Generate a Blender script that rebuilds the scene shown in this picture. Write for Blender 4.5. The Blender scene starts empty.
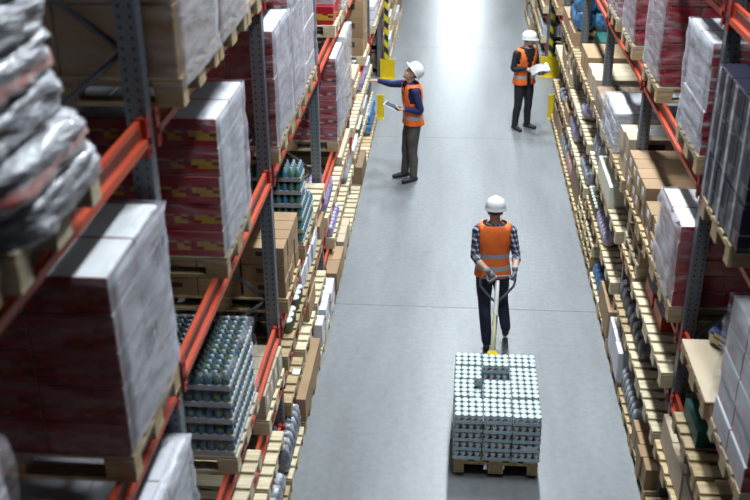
import bpy, bmesh, math, random
from mathutils import Vector, Matrix, noise
from mathutils.bvhtree import BVHTree
random.seed(7)
PI = math.pi
sc = bpy.context.scene
COL = sc.collection

# ------------------------------------------------------------------ materials
MATS = {}
def nodes_of(name):
    m = bpy.data.materials.new(name); m.use_nodes = True
    nt = m.node_tree
    b = next(n for n in nt.nodes if n.type == 'BSDF_PRINCIPLED')
    MATS[name] = m
    return m, nt, b
def N(nt, typ, **kw):
    n = nt.nodes.new(typ)
    for k, v in kw.items():
        if k.startswith('i_'): n.inputs[k[2:].replace('_', ' ')].default_value = v
        else: setattr(n, k, v)
    return n
def L(nt, a, b): nt.links.new(a, b)
def rgb(c): return (c[0], c[1], c[2], 1)

def mat(name, col, rough=.6, metal=0, col2=None, scale=8., bump=0., spec=.5, coat=0., detail=4, stretch=(1, 1, 1), rnd=0., bscale=None, trans=0.):
    """plain colour, mottled towards col2 by noise, brightness varied from thing to thing by rnd"""
    m, nt, b = nodes_of(name)
    b.inputs['Roughness'].default_value = rough
    b.inputs['Metallic'].default_value = metal
    b.inputs['Specular IOR Level'].default_value = spec
    b.inputs['Coat Weight'].default_value = coat
    b.inputs['Transmission Weight'].default_value = trans
    tc = N(nt, 'ShaderNodeTexCoord')
    mp = N(nt, 'ShaderNodeMapping'); mp.inputs['Scale'].default_value = stretch
    L(nt, tc.outputs['Object'], mp.inputs['Vector'])
    no = N(nt, 'ShaderNodeTexNoise'); no.inputs['Scale'].default_value = scale; no.inputs['Detail'].default_value = detail
    L(nt, mp.outputs[0], no.inputs['Vector'])
    c2 = col2 or tuple(x * .8 for x in col)
    mx = N(nt, 'ShaderNodeMix', data_type='RGBA')
    mx.inputs['A'].default_value = rgb(col); mx.inputs['B'].default_value = rgb(c2)
    rp = N(nt, 'ShaderNodeMapRange'); rp.inputs['From Min'].default_value = .35; rp.inputs['From Max'].default_value = .65
    L(nt, no.outputs['Fac'], rp.inputs['Value']); L(nt, rp.outputs[0], mx.inputs['Factor'])
    out = mx.outputs['Result']
    if rnd:
        oi = N(nt, 'ShaderNodeObjectInfo'); hs = N(nt, 'ShaderNodeHueSaturation')
        r2 = N(nt, 'ShaderNodeMapRange'); r2.inputs['To Min'].default_value = 1 - rnd; r2.inputs['To Max'].default_value = 1 + rnd
        L(nt, oi.outputs['Random'], r2.inputs['Value']); L(nt, r2.outputs[0], hs.inputs['Value'])
        L(nt, out, hs.inputs['Color']); out = hs.outputs['Color']
    L(nt, out, b.inputs['Base Color'])
    if bump:
        bp = N(nt, 'ShaderNodeBump'); bp.inputs['Strength'].default_value = bump; bp.inputs['Distance'].default_value = .02
        if bscale:
            n2 = N(nt, 'ShaderNodeTexNoise'); n2.inputs['Scale'].default_value = bscale; n2.inputs['Detail'].default_value = 3
            L(nt, mp.outputs[0], n2.inputs['Vector']); L(nt, n2.outputs['Fac'], bp.inputs['Height'])
        else: L(nt, no.outputs['Fac'], bp.inputs['Height'])
        L(nt, bp.outputs[0], b.inputs['Normal'])
    return m

WOOD = mat('pallet_wood', (.56, .42, .24), .8, col2=(.40, .28, .14), scale=5, stretch=(1, 9, 4), bump=.2, rnd=.22)
WOODW = mat('pale_pallet_wood', (.74, .64, .46), .8, col2=(.58, .46, .28), scale=5, stretch=(1, 9, 4), bump=.2, rnd=.12)
CARD = mat('brown_cardboard', (.40, .26, .145), .85, col2=(.34, .215, .115), scale=3, rnd=.12)
CARDL = mat('pale_cardboard', (.56, .45, .32), .85, col2=(.5, .4, .28), scale=3, rnd=.08)
CARDD = mat('dark_cardboard', (.30, .20, .12), .85, col2=(.25, .16, .1), scale=3, rnd=.1)
INK = mat('dark_print', (.07, .05, .04), .8)
PAPER = mat('white_paper', (.82, .83, .84), .7, col2=(.76, .78, .8), scale=6)
WHITEB = mat('white_carton_board', (.72, .72, .76), .6, col2=(.62, .62, .67), scale=4, rnd=.06)
GREYB = mat('grey_carton_board', (.48, .48, .52), .6, col2=(.42, .42, .46), scale=4, rnd=.08)
STEEL = mat('grey_painted_steel', (.13, .145, .165), .45, .3, col2=(.10, .11, .13), scale=12)
ORANGE = mat('orange_painted_beam', (.62, .085, .03), .42, col2=(.5, .06, .025), scale=7, stretch=(6, .6, 6), rnd=.04)
BEAMWEB = mat('beam_web_painted_shade', (.16, .035, .02), .6, scale=7)  # same orange paint, with the web's shade put into the colour
REDP = mat('red_connector_paint', (.42, .028, .02), .45, col2=(.34, .02, .015), scale=20)
YELLOW = mat('yellow_guard_paint', (.78, .55, .0), .4, col2=(.68, .46, .0), scale=9)
GALV = mat('galvanised_metal', (.45, .46, .48), .4, .7)
BLACKP = mat('black_plastic', (.02, .02, .022), .5)
DARKG = mat('charcoal_film', (.06, .06, .065), .35, col2=(.16, .16, .17), scale=18, bump=.6, rnd=.3)
NAVY = mat('navy_film_pack', (.015, .02, .06), .25, col2=(.03, .035, .09), scale=10, bump=.5, coat=.4)
PURPLE = mat('purple_film', (.20, .10, .48), .3, col2=(.62, .58, .78), scale=14, bump=.7, coat=.3, rnd=.15)
BLUEF = mat('blue_film', (.02, .07, .24), .25, col2=(.12, .32, .52), scale=13, bump=.7, coat=.4, rnd=.15)
LILAC = mat('lilac_film', (.55, .52, .66), .3, col2=(.25, .2, .34), scale=16, bump=.7, coat=.3, rnd=.15)
SILVERF = mat('silver_film', (.55, .57, .62), .28, col2=(.12, .13, .16), scale=12, bump=.8, coat=.3, rnd=.15)
GREENC = mat('dark_green_box', (.0, .10, .085), .5)
CREAMB = mat('cream_board', (.78, .75, .62), .7, col2=(.7, .67, .53), scale=5)
REDF = mat('glossy_red_film', (.40, .012, .025), .22, col2=(.28, .008, .02), scale=7, bump=.4, coat=.4, rnd=.08)
SILVERLUMP = mat('grey_stretch_wrap', (.46, .46, .50), .34, col2=(.20, .20, .23), scale=5, stretch=(1, 1, 4), bump=.9, bscale=14, coat=.15)
REDLUMP = mat('red_band_under_wrap', (.45, .10, .09), .3, col2=(.62, .45, .44), scale=7, bump=.7, coat=.4)
GLASSJ = mat('jar_body', (.33, .42, .46), .2, col2=(.22, .3, .34), scale=60, spec=.6)
LID = mat('white_lid', (.56, .64, .64), .5, col2=(.50, .60, .58), scale=30, spec=.5, rnd=.04)
TRAYM = mat('blue_grey_tray', (.56, .70, .77), .4, col2=(.45, .63, .73), scale=9, rnd=.12)
BOTTLE = mat('dark_bottle', (.05, .07, .07), .2, col2=(.10, .14, .15), scale=20, coat=.4)
CAPB = mat('grey_blue_cap', (.30, .36, .40), .35)
OLIVE = mat('olive_can', (.20, .21, .11), .4, col2=(.12, .12, .07), scale=10)
PALELID = mat('pale_lid', (.80, .80, .68), .45)
HELM = mat('white_helmet', (.82, .83, .84), .28, col2=(.78, .79, .8), scale=4, coat=.3)
SKIN = mat('skin', (.60, .36, .26), .55, col2=(.55, .31, .22), scale=14)
HAIRM = mat('dark_hair', (.035, .024, .018), .6, col2=(.06, .04, .03), scale=60)
NAVYJ = mat('navy_jumper', (.018, .025, .12), .85, col2=(.012, .018, .085), scale=30, bump=.3)
BLACKJ = mat('black_jacket', (.016, .017, .022), .75, col2=(.01, .011, .015), scale=25, bump=.2)
TROUSG = mat('grey_brown_trousers', (.105, .095, .09), .85, col2=(.075, .068, .064), scale=14, bump=.3)
TROUSN = mat('dark_navy_trousers', (.012, .016, .040), .85, col2=(.02, .025, .055), scale=16, bump=.3)
TROUSB = mat('black_trousers', (.012, .013, .018), .8, col2=(.02, .021, .027), scale=16, bump=.2)
SHOE = mat('dark_shoe', (.02, .021, .028), .55)
SOLE = mat('pale_sole', (.45, .38, .3), .7)
GLOVE = mat('grey_knit_glove', (.36, .36, .38), .9, col2=(.26, .26, .29), scale=80, bump=.3)
HIVIS = mat('orange_hivis', (1., .20, .03), .65, col2=(.92, .15, .025), scale=9, bump=.35)
REFL = mat('reflective_tape', (.46, .47, .48), .35, col2=(.38, .39, .41), scale=50)
SHIRTW = mat('white_shirt', (.75, .75, .77), .8)
EYE = mat('eye_dark', (.02, .015, .01), .3)

def plaid():
    m, nt, b = nodes_of('plaid_shirt')
    b.inputs['Roughness'].default_value = .85
    tc = N(nt, 'ShaderNodeTexCoord'); sp = N(nt, 'ShaderNodeSeparateXYZ'); L(nt, tc.outputs['Object'], sp.inputs[0])
    def band(o, per, thr, ph=0.):
        a = N(nt, 'ShaderNodeMath', operation='MULTIPLY_ADD'); a.inputs[1].default_value = 1 / per; a.inputs[2].default_value = ph; L(nt, o, a.inputs[0])
        f = N(nt, 'ShaderNodeMath', operation='FRACT'); L(nt, a.outputs[0], f.inputs[0])
        g = N(nt, 'ShaderNodeMath', operation='LESS_THAN'); g.inputs[1].default_value = thr; L(nt, f.outputs[0], g.inputs[0]); return g.outputs[0]
    xy = N(nt, 'ShaderNodeMath', operation='ADD'); L(nt, sp.outputs['X'], xy.inputs[0]); L(nt, sp.outputs['Y'], xy.inputs[1])
    a = band(sp.outputs['Z'], .055, .42); c = band(xy.outputs[0], .05, .4)
    s = N(nt, 'ShaderNodeMath', operation='ADD'); L(nt, a, s.inputs[0]); L(nt, c, s.inputs[1])
    h = N(nt, 'ShaderNodeMath', operation='MULTIPLY'); h.inputs[1].default_value = .5; L(nt, s.outputs[0], h.inputs[0])
    r = N(nt, 'ShaderNodeValToRGB'); r.color_ramp.interpolation = 'CONSTANT'
    e = r.color_ramp.elements; e[0].color = (.012, .016, .05, 1); e[1].position = .4; e[1].color = (.11, .12, .17, 1)
    x = e.new(.8); x.color = (.55, .55, .58, 1)
    L(nt, h.outputs[0], r.inputs['Fac']); L(nt, r.outputs[0], b.inputs['Base Color'])
    return m
PLAID = plaid()

def printed(name, base, ink, ink2, zlo=.25, zhi=.6, sc_=9., rough=.35, coat=.2, rnd=.05):
    """printed case side: a band of lettering-like blotches in ink and ink2 across the middle of a plain face"""
    m, nt, b = nodes_of(name)
    b.inputs['Roughness'].default_value = rough; b.inputs['Coat Weight'].default_value = coat
    tc = N(nt, 'ShaderNodeTexCoord'); sp = N(nt, 'ShaderNodeSeparateXYZ'); L(nt, tc.outputs['Generated'], sp.inputs[0])
    g = N(nt, 'ShaderNodeMath', operation='GREATER_THAN'); g.inputs[1].default_value = zlo; L(nt, sp.outputs['Z'], g.inputs[0])
    l = N(nt, 'ShaderNodeMath', operation='LESS_THAN'); l.inputs[1].default_value = zhi; L(nt, sp.outputs['Z'], l.inputs[0])
    band = N(nt, 'ShaderNodeMath', operation='MULTIPLY'); L(nt, g.outputs[0], band.inputs[0]); L(nt, l.outputs[0], band.inputs[1])
    sn = N(nt, 'ShaderNodeVectorMath', operation='SNAP'); sn.inputs[1].default_value = (1/sc_, 1/sc_, .13); L(nt, tc.outputs['Generated'], sn.inputs[0])
    oi = N(nt, 'ShaderNodeObjectInfo'); ad = N(nt, 'ShaderNodeVectorMath', operation='ADD'); L(nt, sn.outputs[0], ad.inputs[0]); L(nt, oi.outputs['Random'], ad.inputs[1])
    vo = N(nt, 'ShaderNodeTexWhiteNoise', noise_dimensions='3D'); L(nt, sn.outputs[0], vo.inputs['Vector'])
    vs = N(nt, 'ShaderNodeSeparateXYZ'); L(nt, vo.outputs['Color'], vs.inputs[0])
    t1 = N(nt, 'ShaderNodeMath', operation='GREATER_THAN'); t1.inputs[1].default_value = .45; L(nt, vs.outputs['X'], t1.inputs[0])
    t2 = N(nt, 'ShaderNodeMath', operation='GREATER_THAN'); t2.inputs[1].default_value = .68; L(nt, vs.outputs['Y'], t2.inputs[0])
    f1 = N(nt, 'ShaderNodeMath', operation='MULTIPLY'); L(nt, band.outputs[0], f1.inputs[0]); L(nt, t1.outputs[0], f1.inputs[1])
    f2 = N(nt, 'ShaderNodeMath', operation='MULTIPLY'); L(nt, band.outputs[0], f2.inputs[0]); L(nt, t2.outputs[0], f2.inputs[1])
    m1 = N(nt, 'ShaderNodeMix', data_type='RGBA'); m1.inputs['A'].default_value = rgb(base); m1.inputs['B'].default_value = rgb(ink); L(nt, f1.outputs[0], m1.inputs['Factor'])
    m2 = N(nt, 'ShaderNodeMix', data_type='RGBA'); m2.inputs['B'].default_value = rgb(ink2); L(nt, m1.outputs['Result'], m2.inputs['A']); L(nt, f2.outputs[0], m2.inputs['Factor'])
    L(nt, m2.outputs['Result'], b.inputs['Base Color'])
    return m
REDCASE = printed('red_printed_case', (.48, .018, .03), (.72, .42, .05), (.30, .012, .02))
REDBLUE = printed('red_case_blue_print', (.33, .014, .022), (.05, .06, .12), (.50, .42, .36), .3, .55, 7)
REDWHITE = printed('white_case_red_print', (.48, .465, .51), (.62, .32, .34), (.5, .49, .54), .15, .45, 10)
DARKRED = printed('dark_red_case', (.26, .010, .012), (.24, .07, .03), (.16, .008, .01), .15, .7, 8)
WHITERED = printed('striped_white_box', (.78, .78, .84), (.7, .2, .2), (.2, .3, .6), .4, .6, 6)
GREENLAB = printed('dark_pack_green_label', (.010, .011, .028), (.045, .055, .06), (.14, .16, .16), .06, .42, 5, .35, .1)
next(n for n in GREENLAB.node_tree.nodes if n.type == 'BSDF_PRINCIPLED').inputs['Specular IOR Level'].default_value = .15
BOTLAB = printed('bottle_label', (.16, .21, .24), (.04, .20, .36), (.12, .26, .06), .15, .8, 16, .3)
DARKLAB = printed('dark_bottle_label', (.07, .09, .10), (.05, .2, .35), (.22, .30, .08), .2, .7, 16, .3)
JARLAB = printed('jar_red_label', (.60, .70, .75), (.10, .11, .14), (.50, .06, .05), .12, .62, 5, .3)
BLUYEL = printed('blue_yellow_pack', (.02, .05, .2), (.62, .45, .03), (.5, .5, .55), .2, .8, 6, .3)

def film_mat(name, clear, tint=(.80, .80, .88), bst=.9):
    m, nt, b = nodes_of(name)
    b.inputs['Base Color'].default_value = rgb(tint); b.inputs['Roughness'].default_value = .3
    b.inputs['Specular IOR Level'].default_value = .8
    tc = N(nt, 'ShaderNodeTexCoord'); mp = N(nt, 'ShaderNodeMapping'); mp.inputs['Rotation'].default_value = (.5, .3, 0); mp.inputs['Scale'].default_value = (2, 2, 7)
    L(nt, tc.outputs['Object'], mp.inputs[0])
    no = N(nt, 'ShaderNodeTexNoise'); no.inputs['Scale'].default_value = 2.2; no.inputs['Detail'].default_value = 5; L(nt, mp.outputs[0], no.inputs['Vector'])
    bp = N(nt, 'ShaderNodeBump'); bp.inputs['Strength'].default_value = bst; bp.inputs['Distance'].default_value = .05
    L(nt, no.outputs['Fac'], bp.inputs['Height']); L(nt, bp.outputs[0], b.inputs['Normal'])
    tr = N(nt, 'ShaderNodeBsdfTransparent'); mx = N(nt, 'ShaderNodeMixShader')
    rp = N(nt, 'ShaderNodeMapRange'); rp.inputs['From Min'].default_value = .35; rp.inputs['From Max'].default_value = .65
    rp.inputs['To Min'].default_value = min(1, clear + .12); rp.inputs['To Max'].default_value = clear - .16
    L(nt, no.outputs['Fac'], rp.inputs['Value']); L(nt, rp.outputs[0], mx.inputs[0])
    L(nt, b.outputs[0], mx.inputs[1]); L(nt, tr.outputs[0], mx.inputs[2])
    out = next(n for n in nt.nodes if n.type == 'OUTPUT_MATERIAL'); L(nt, mx.outputs[0], out.inputs['Surface'])
    return m
FILM = film_mat('clear_stretch_film', .95)
FILMW = film_mat('glare_white_film', .50, (.6, .6, .68), .35)  # stretch film whitened: lamp glare put into its colour
FILMO = film_mat('cloudy_stretch_film', .66)

def post_mat():
    """grey perforated upright: two columns of punched slots every 5 cm"""
    m, nt, b = nodes_of('perforated_upright_steel')
    b.inputs['Roughness'].default_value = .45; b.inputs['Metallic'].default_value = .25
    tc = N(nt, 'ShaderNodeTexCoord'); sp = N(nt, 'ShaderNodeSeparateXYZ'); L(nt, tc.outputs['Object'], sp.inputs[0])
    def m2(op, a, bb, c=None):
        n = N(nt, 'ShaderNodeMath', operation=op)
        for i, v in enumerate((a, bb, c)):
            if v is None: continue
            if isinstance(v, (int, float)): n.inputs[i].default_value = v
            else: L(nt, v, n.inputs[i])
        return n.outputs[0]
    zf = m2('SUBTRACT', m2('FRACT', m2('DIVIDE', sp.outputs['Z'], .05), 0), .5)
    zd = m2('MULTIPLY', zf, .05)
    xa = m2('SUBTRACT', m2('ABSOLUTE', sp.outputs['X'], 0), .026)
    ya = m2('SUBTRACT', m2('ABSOLUTE', sp.outputs['Y'], 0), .026)
    def dot(u): return m2('LESS_THAN', m2('ADD', m2('MULTIPLY', u, u), m2('MULTIPLY', m2('MULTIPLY', zd, zd), .45)), .000042)
    h = m2('MAXIMUM', dot(xa), dot(ya))
    mx = N(nt, 'ShaderNodeMix', data_type='RGBA'); mx.inputs['A'].default_value = (.17, .19, .22, 1); mx.inputs['B'].default_value = (.015, .017, .02, 1)
    L(nt, h, mx.inputs['Factor']); L(nt, mx.outputs['Result'], b.inputs['Base Color'])
    return m
POSTM = post_mat()

def stripe_mat():
    m, nt, b = nodes_of('black_yellow_warning_stripes')
    b.inputs['Roughness'].default_value = .5
    tc = N(nt, 'ShaderNodeTexCoord'); sp = N(nt, 'ShaderNodeSeparateXYZ'); L(nt, tc.outputs['Object'], sp.inputs[0])
    a = N(nt, 'ShaderNodeMath', operation='ADD'); L(nt, sp.outputs['X'], a.inputs[0]); L(nt, sp.outputs['Z'], a.inputs[1])
    d = N(nt, 'ShaderNodeMath', operation='DIVIDE'); d.inputs[1].default_value = .26; L(nt, a.outputs[0], d.inputs[0])
    f = N(nt, 'ShaderNodeMath', operation='FRACT'); L(nt, d.outputs[0], f.inputs[0])
    g = N(nt, 'ShaderNodeMath', operation='GREATER_THAN'); g.inputs[1].default_value = .5; L(nt, f.outputs[0], g.inputs[0])
    mx = N(nt, 'ShaderNodeMix', data_type='RGBA'); mx.inputs['A'].default_value = (.02, .02, .02, 1); mx.inputs['B'].default_value = (.62, .56, .02, 1)
    L(nt, g.outputs[0], mx.inputs['Factor']); L(nt, mx.outputs['Result'], b.inputs['Base Color'])
    return m
STRIPE = stripe_mat()

def floor_mat():
    m, nt, b = nodes_of('polished_concrete')
    tc = N(nt, 'ShaderNodeTexCoord')
    n1 = N(nt, 'ShaderNodeTexNoise'); n1.inputs['Scale'].default_value = .55; n1.inputs['Detail'].default_value = 8; n1.inputs['Roughness'].default_value = .62
    n2 = N(nt, 'ShaderNodeTexNoise'); n2.inputs['Scale'].default_value = 14; n2.inputs['Detail'].default_value = 6
    mp = N(nt, 'ShaderNodeMapping'); mp.inputs['Scale'].default_value = (2.2, .35, 1); L(nt, tc.outputs['Object'], mp.inputs[0])
    L(nt, mp.outputs[0], n1.inputs['Vector']); L(nt, tc.outputs['Object'], n2.inputs['Vector'])
    r = N(nt, 'ShaderNodeValToRGB'); e = r.color_ramp.elements
    e[0].position = .3; e[0].color = (.18, .188, .197, 1); e[1].position = .7; e[1].color = (.285, .297, .308, 1)
    L(nt, n1.outputs['Fac'], r.inputs['Fac'])
    r2 = N(nt, 'ShaderNodeValToRGB'); e = r2.color_ramp.elements
    e[0].position = .3; e[0].color = (.86, .86, .86, 1); e[1].position = .65; e[1].color = (1, 1, 1, 1)
    L(nt, n2.outputs['Fac'], r2.inputs['Fac'])
    mu = N(nt, 'ShaderNodeMix', data_type='RGBA', blend_type='MULTIPLY'); mu.inputs['Factor'].default_value = 1
    L(nt, r.outputs[0], mu.inputs['A']); L(nt, r2.outputs[0], mu.inputs['B'])
    # stains
    n3 = N(nt, 'ShaderNodeTexNoise'); n3.inputs['Scale'].default_value = 2.6; n3.inputs['Detail'].default_value = 3; L(nt, tc.outputs['Object'], n3.inputs['Vector'])
    st = N(nt, 'ShaderNodeMapRange'); st.inputs['From Min'].default_value = .68; st.inputs['From Max'].default_value = .78; st.inputs['To Max'].default_value = .35
    L(nt, n3.outputs['Fac'], st.inputs['Value'])
    ms = N(nt, 'ShaderNodeMix', data_type='RGBA'); ms.inputs['B'].default_value = (.12, .12, .125, 1)
    L(nt, st.outputs[0], ms.inputs['Factor']); L(nt, mu.outputs['Result'], ms.inputs['A'])
    L(nt, ms.outputs['Result'], b.inputs['Base Color'])
    rr = N(nt, 'ShaderNodeMapRange'); rr.inputs['To Min'].default_value = .24; rr.inputs['To Max'].default_value = .40
    L(nt, n1.outputs['Fac'], rr.inputs['Value']); L(nt, rr.outputs[0], b.inputs['Roughness'])
    b.inputs['Specular IOR Level'].default_value = .33
    bp = N(nt, 'ShaderNodeBump'); bp.inputs['Strength'].default_value = .06; bp.inputs['Distance'].default_value = .01
    L(nt, n2.outputs['Fac'], bp.inputs['Height']); L(nt, bp.outputs[0], b.inputs['Normal'])
    return m
FLOORM = floor_mat()
JOINT = mat('joint_filler', (.13, .13, .135), .8)

# ------------------------------------------------------------------ mesh helpers
def bm_box(bm, c, s, mi=0, bev=0., M=None):
    """box centred at c with size s"""
    r = bmesh.ops.create_cube(bm, size=1)
    vs = r['verts']
    for v in vs: v.co = Vector((v.co.x * s[0] + c[0], v.co.y * s[1] + c[1], v.co.z * s[2] + c[2]))
    fs = list({f for v in vs for f in v.link_faces})
    for f in fs: f.material_index = mi
    if bev:
        es = list({e for v in vs for e in v.link_edges})
        rr = bmesh.ops.bevel(bm, geom=es, offset=bev, segments=1, affect='EDGES', profile=.5)
        for f in rr['faces']: f.material_index = mi
        vs = list({v for f in rr['faces'] for v in f.verts} | {v for v in vs if v.is_valid})
    if M is not None:
        for v in vs: v.co = M @ v.co
    return vs
def bm_cyl(bm, a, b, r1, r2=None, n=12, mi=0, cap=True, smooth=True):
    a = Vector(a); b = Vector(b); r2 = r1 if r2 is None else r2
    d = (b - a); q = d.to_track_quat('Z', 'Y').to_matrix()
    A = [bm.verts.new(a + q @ Vector((math.cos(2*PI*i/n)*r1, math.sin(2*PI*i/n)*r1, 0))) for i in range(n)]
    B = [bm.verts.new(b + q @ Vector((math.cos(2*PI*i/n)*r2, math.sin(2*PI*i/n)*r2, 0))) for i in range(n)]
    for i in range(n):
        f = bm.faces.new((A[i], A[(i+1) % n], B[(i+1) % n], B[i])); f.material_index = mi; f.smooth = smooth
    if cap:
        f = bm.faces.new(A[::-1]); f.material_index = mi
        f = bm.faces.new(B); f.material_index = mi
def bm_lathe(bm, prof, n=14, mis=None, c=(0, 0, 0), smooth=True):
    rings = []
    for r, z in prof:
        if r < 1e-5: rings.append([bm.verts.new((c[0], c[1], c[2] + z))])
        else: rings.append([bm.verts.new((c[0] + math.cos(2*PI*i/n)*r, c[1] + math.sin(2*PI*i/n)*r, c[2] + z)) for i in range(n)])
    for k in range(len(rings) - 1):
        A, B = rings[k], rings[k+1]; mi = mis[k] if mis else 0
        for i in range(n):
            j = (i+1) % n
            if len(A) == 1 and len(B) == 1: continue
            if len(A) == 1: f = bm.faces.new((A[0], B[j], B[i]))
            elif len(B) == 1: f = bm.faces.new((A[i], A[j], B[0]))
            else: f = bm.faces.new((A[i], A[j], B[j], B[i]))
            f.material_index = mi; f.smooth = smooth
def bm_tube(bm, pts, rad, n=10, mi=0):
    """tube along a polyline with round cross-section; rad a number or a list"""
    pts = [Vector(p) for p in pts]; rings = []
    if not isinstance(rad, (list, tuple)): rad = [rad] * len(pts)
    u_ = None
    for k, p in enumerate(pts):
        t = (pts[min(k+1, len(pts)-1)] - pts[max(k-1, 0)]).normalized()
        if u_ is None: u_ = t.cross(Vector((0, 0, 1))) if abs(t.z) < .8 else t.cross(Vector((0, 1, 0)))
        u = (u_ - t*u_.dot(t)).normalized(); u_ = u; w = t.cross(u).normalized()
        rings.append([bm.verts.new(p + (u*math.cos(2*PI*i/n) + w*math.sin(2*PI*i/n)) * rad[k]) for i in range(n)])
    for A, B in zip(rings, rings[1:]):
        for i in range(n):
            f = bm.faces.new((A[i], A[(i+1) % n], B[(i+1) % n], B[i])); f.material_index = mi; f.smooth = True
    f = bm.faces.new(rings[0][::-1]); f.material_index = mi
    f = bm.faces.new(rings[-1]); f.material_index = mi
def mesh(name, bm, mats):
    bmesh.ops.recalc_face_normals(bm, faces=bm.faces[:])
    me = bpy.data.meshes.new(name); bm.to_mesh(me); bm.free()
    for m in (mats if isinstance(mats, (list, tuple)) else [mats]): me.materials.append(m)
    return me
def link(name, me, loc=(0, 0, 0), rot=0., parent=None, scale=None):
    o = bpy.data.objects.new(name, me); COL.objects.link(o)
    o.location = loc
    if isinstance(rot, (int, float)): o.rotation_euler = (0, 0, rot)
    else: o.rotation_euler = rot
    if parent: o.parent = parent
    if scale: o.scale = scale
    return o
def tag(o, label=None, cat=None, group=None, kind=None):
    if label: o['label'] = label
    if cat: o['category'] = cat
    if group: o['group'] = group
    if kind: o['kind'] = kind
    return o
def thing(name, loc, rot, label, cat, group=None):
    return tag(link(name, None, loc, rot), label, cat, group)

# ------------------------------------------------------------------ levels and places
EDGE = {-1: [-1.34, -1.40, -1.41, -1.40, -1.40, -1.40], 1: [1.79, 1.80, 1.80, 1.80, 1.80, 1.80]}   # aisle edge of the pallets, level by level
FACE = {-1: -1.46, 1: 1.90}                 # aisle face of the uprights
ZB = {-1: [0, .48, .98, 1.52, 2.98, 4.443], 1: [0, .62, 1.23, 1.83, 3.13, 4.45]}
POSTS = {-1: [1.56, 4.56, 7.56, 10.55, 13.70, 17.3], 1: [1.77, 4.47, 7.17, 9.87, 12.57, 15.1, 17.75]}
FARPOSTS = {-1: [20.25, 23.2, 26.2, 29.2], 1: [20.55, 23.25, 26.0, 28.7]}
PH = .144
SIDE = {-1: 'left', 1: 'right'}
ORD = ['nearest', 'second', 'third', 'fourth', 'fifth', 'sixth', 'seventh', 'eighth', 'ninth']
LEVN = ['floor level', 'first shelf', 'second shelf', 'third shelf', 'fourth shelf', 'top shelf']
def where(s, lev, Y):
    P = POSTS[s]
    for i in range(len(P) - 1):
        if P[i] <= Y < P[i+1]:
            f = (Y - P[i]) / (P[i+1] - P[i])
            return f"{LEVN[lev]}, {SIDE[s]} rack, {'near end' if f < .3 else 'middle' if f < .62 else 'far end'}, {ORD[i]} bay"
    if Y >= FARPOSTS[s][0]:
        i = sum(1 for p in FARPOSTS[s] if p <= Y)
        f = (Y - FARPOSTS[s][i-1]) / 3.0
        return f"{LEVN[lev]}, {SIDE[s]} rack beyond gap, {'near end' if f < .3 else 'middle' if f < .62 else 'far end'}, bay {['one', 'two', 'three'][i-1]}"
    f = (Y - P[-1]) / 3
    return f"{LEVN[lev]}, {SIDE[s]} rack, {'near' if f < .3 else 'middle' if f < .62 else 'far'} part over gap"

def fit(d, w):
    """description and place in at most sixteen words"""
    a = d.split(); n = 16 - len(w.split())
    if len(a) > n:
        a = a[:n]
        while a[-1] in ('with', 'of', 'and', 'in', 'on', 'the', 'a', 'to', 'under', 'by', 'for', 'down', 'beside', 'tall', 'red', 'white', 'brown', 'navy', 'grey', 'dark', 'printed', 'wide', 'thin', 'cloudy', 'wrapped', 'tiers', 'pale', 'stack'): a.pop()
        a[-1] = a[-1].rstrip(',') + ','
    return ' '.join(a) + ' ' + w
# pallet meshes
def pallet_mesh(mt):
    bm = bmesh.new()
    ys = [-.4 + .0725, -.4 + .145 + .0425 + .05, 0, .4 - .145 - .0425 - .05, .4 - .0725]; ws = [.145, .1, .145, .1, .145]
    for y, w in zip(ys, ws): bm_box(bm, (0, y, PH - .011), (1.2, w - .012, .022), bev=.003)
    for x in (-.5275, 0, .5275): bm_box(bm, (x, 0, PH - .033), (.145, .8, .022))
    for x in (-.5275, 0, .5275):
        for y, w in ((-.35, .1), (0, .145), (.35, .1)): bm_box(bm, (x, y, .022 + .0445), (.145, w, .089), bev=.004)
    for y, w in ((-.35, .1), (0, .145), (.35, .1)): bm_box(bm, (0, y, .011), (1.2, w, .022))
    return mesh('pallet', bm, mt)
PAL = {'b': pallet_mesh(WOOD), 'w': pallet_mesh(WOODW)}
def pallet(s, lev, Y0, over='goods', kind='b', ov=0.):
    """pallet whose near side lies at Y0; returns (edge x, deck z)"""
    e = EDGE[s][lev] - s * ov
    z = ZB[s][lev]
    o = link('wooden_pallet', PAL[kind], (e + s * .6, Y0 + .4, z), 0 if s > 0 else PI)
    verb = 'empty wooden pallet on' if over is None else f'wooden pallet under {over},'
    tag(o, fit(verb.rstrip(',') + ',' if over else verb, where(s, lev, Y0 + .4)), 'pallet', f"wooden pallets in the {SIDE[s]} rack")
    return e, z + PH

# ------------------------------------------------------------------ setting
bm = bmesh.new(); bm_box(bm, (0, 30, -.1), (60, 100, .2)); fl = link('floor', mesh('floor', bm, FLOORM)); fl['kind'] = 'structure'
bm = bmesh.new()
bm_box(bm, (.2, 10.62, .0006), (3.3, .008, .0012))
j = link('trim_1', mesh('trim', bm, JOINT)); j['kind'] = 'structure'
bm = bmesh.new()
for x in (-.45, 1.05): bm_box(bm, (x, 30, .0005), (.004, 60, .001))
for y in (16.6, 22.6): bm_box(bm, (.2, y, .0006), (3.3, .007, .0012))
j = link('trim_2', mesh('trim', bm, mat('faint_joint', (.215, .22, .225), .55))); j['kind'] = 'structure'

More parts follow.
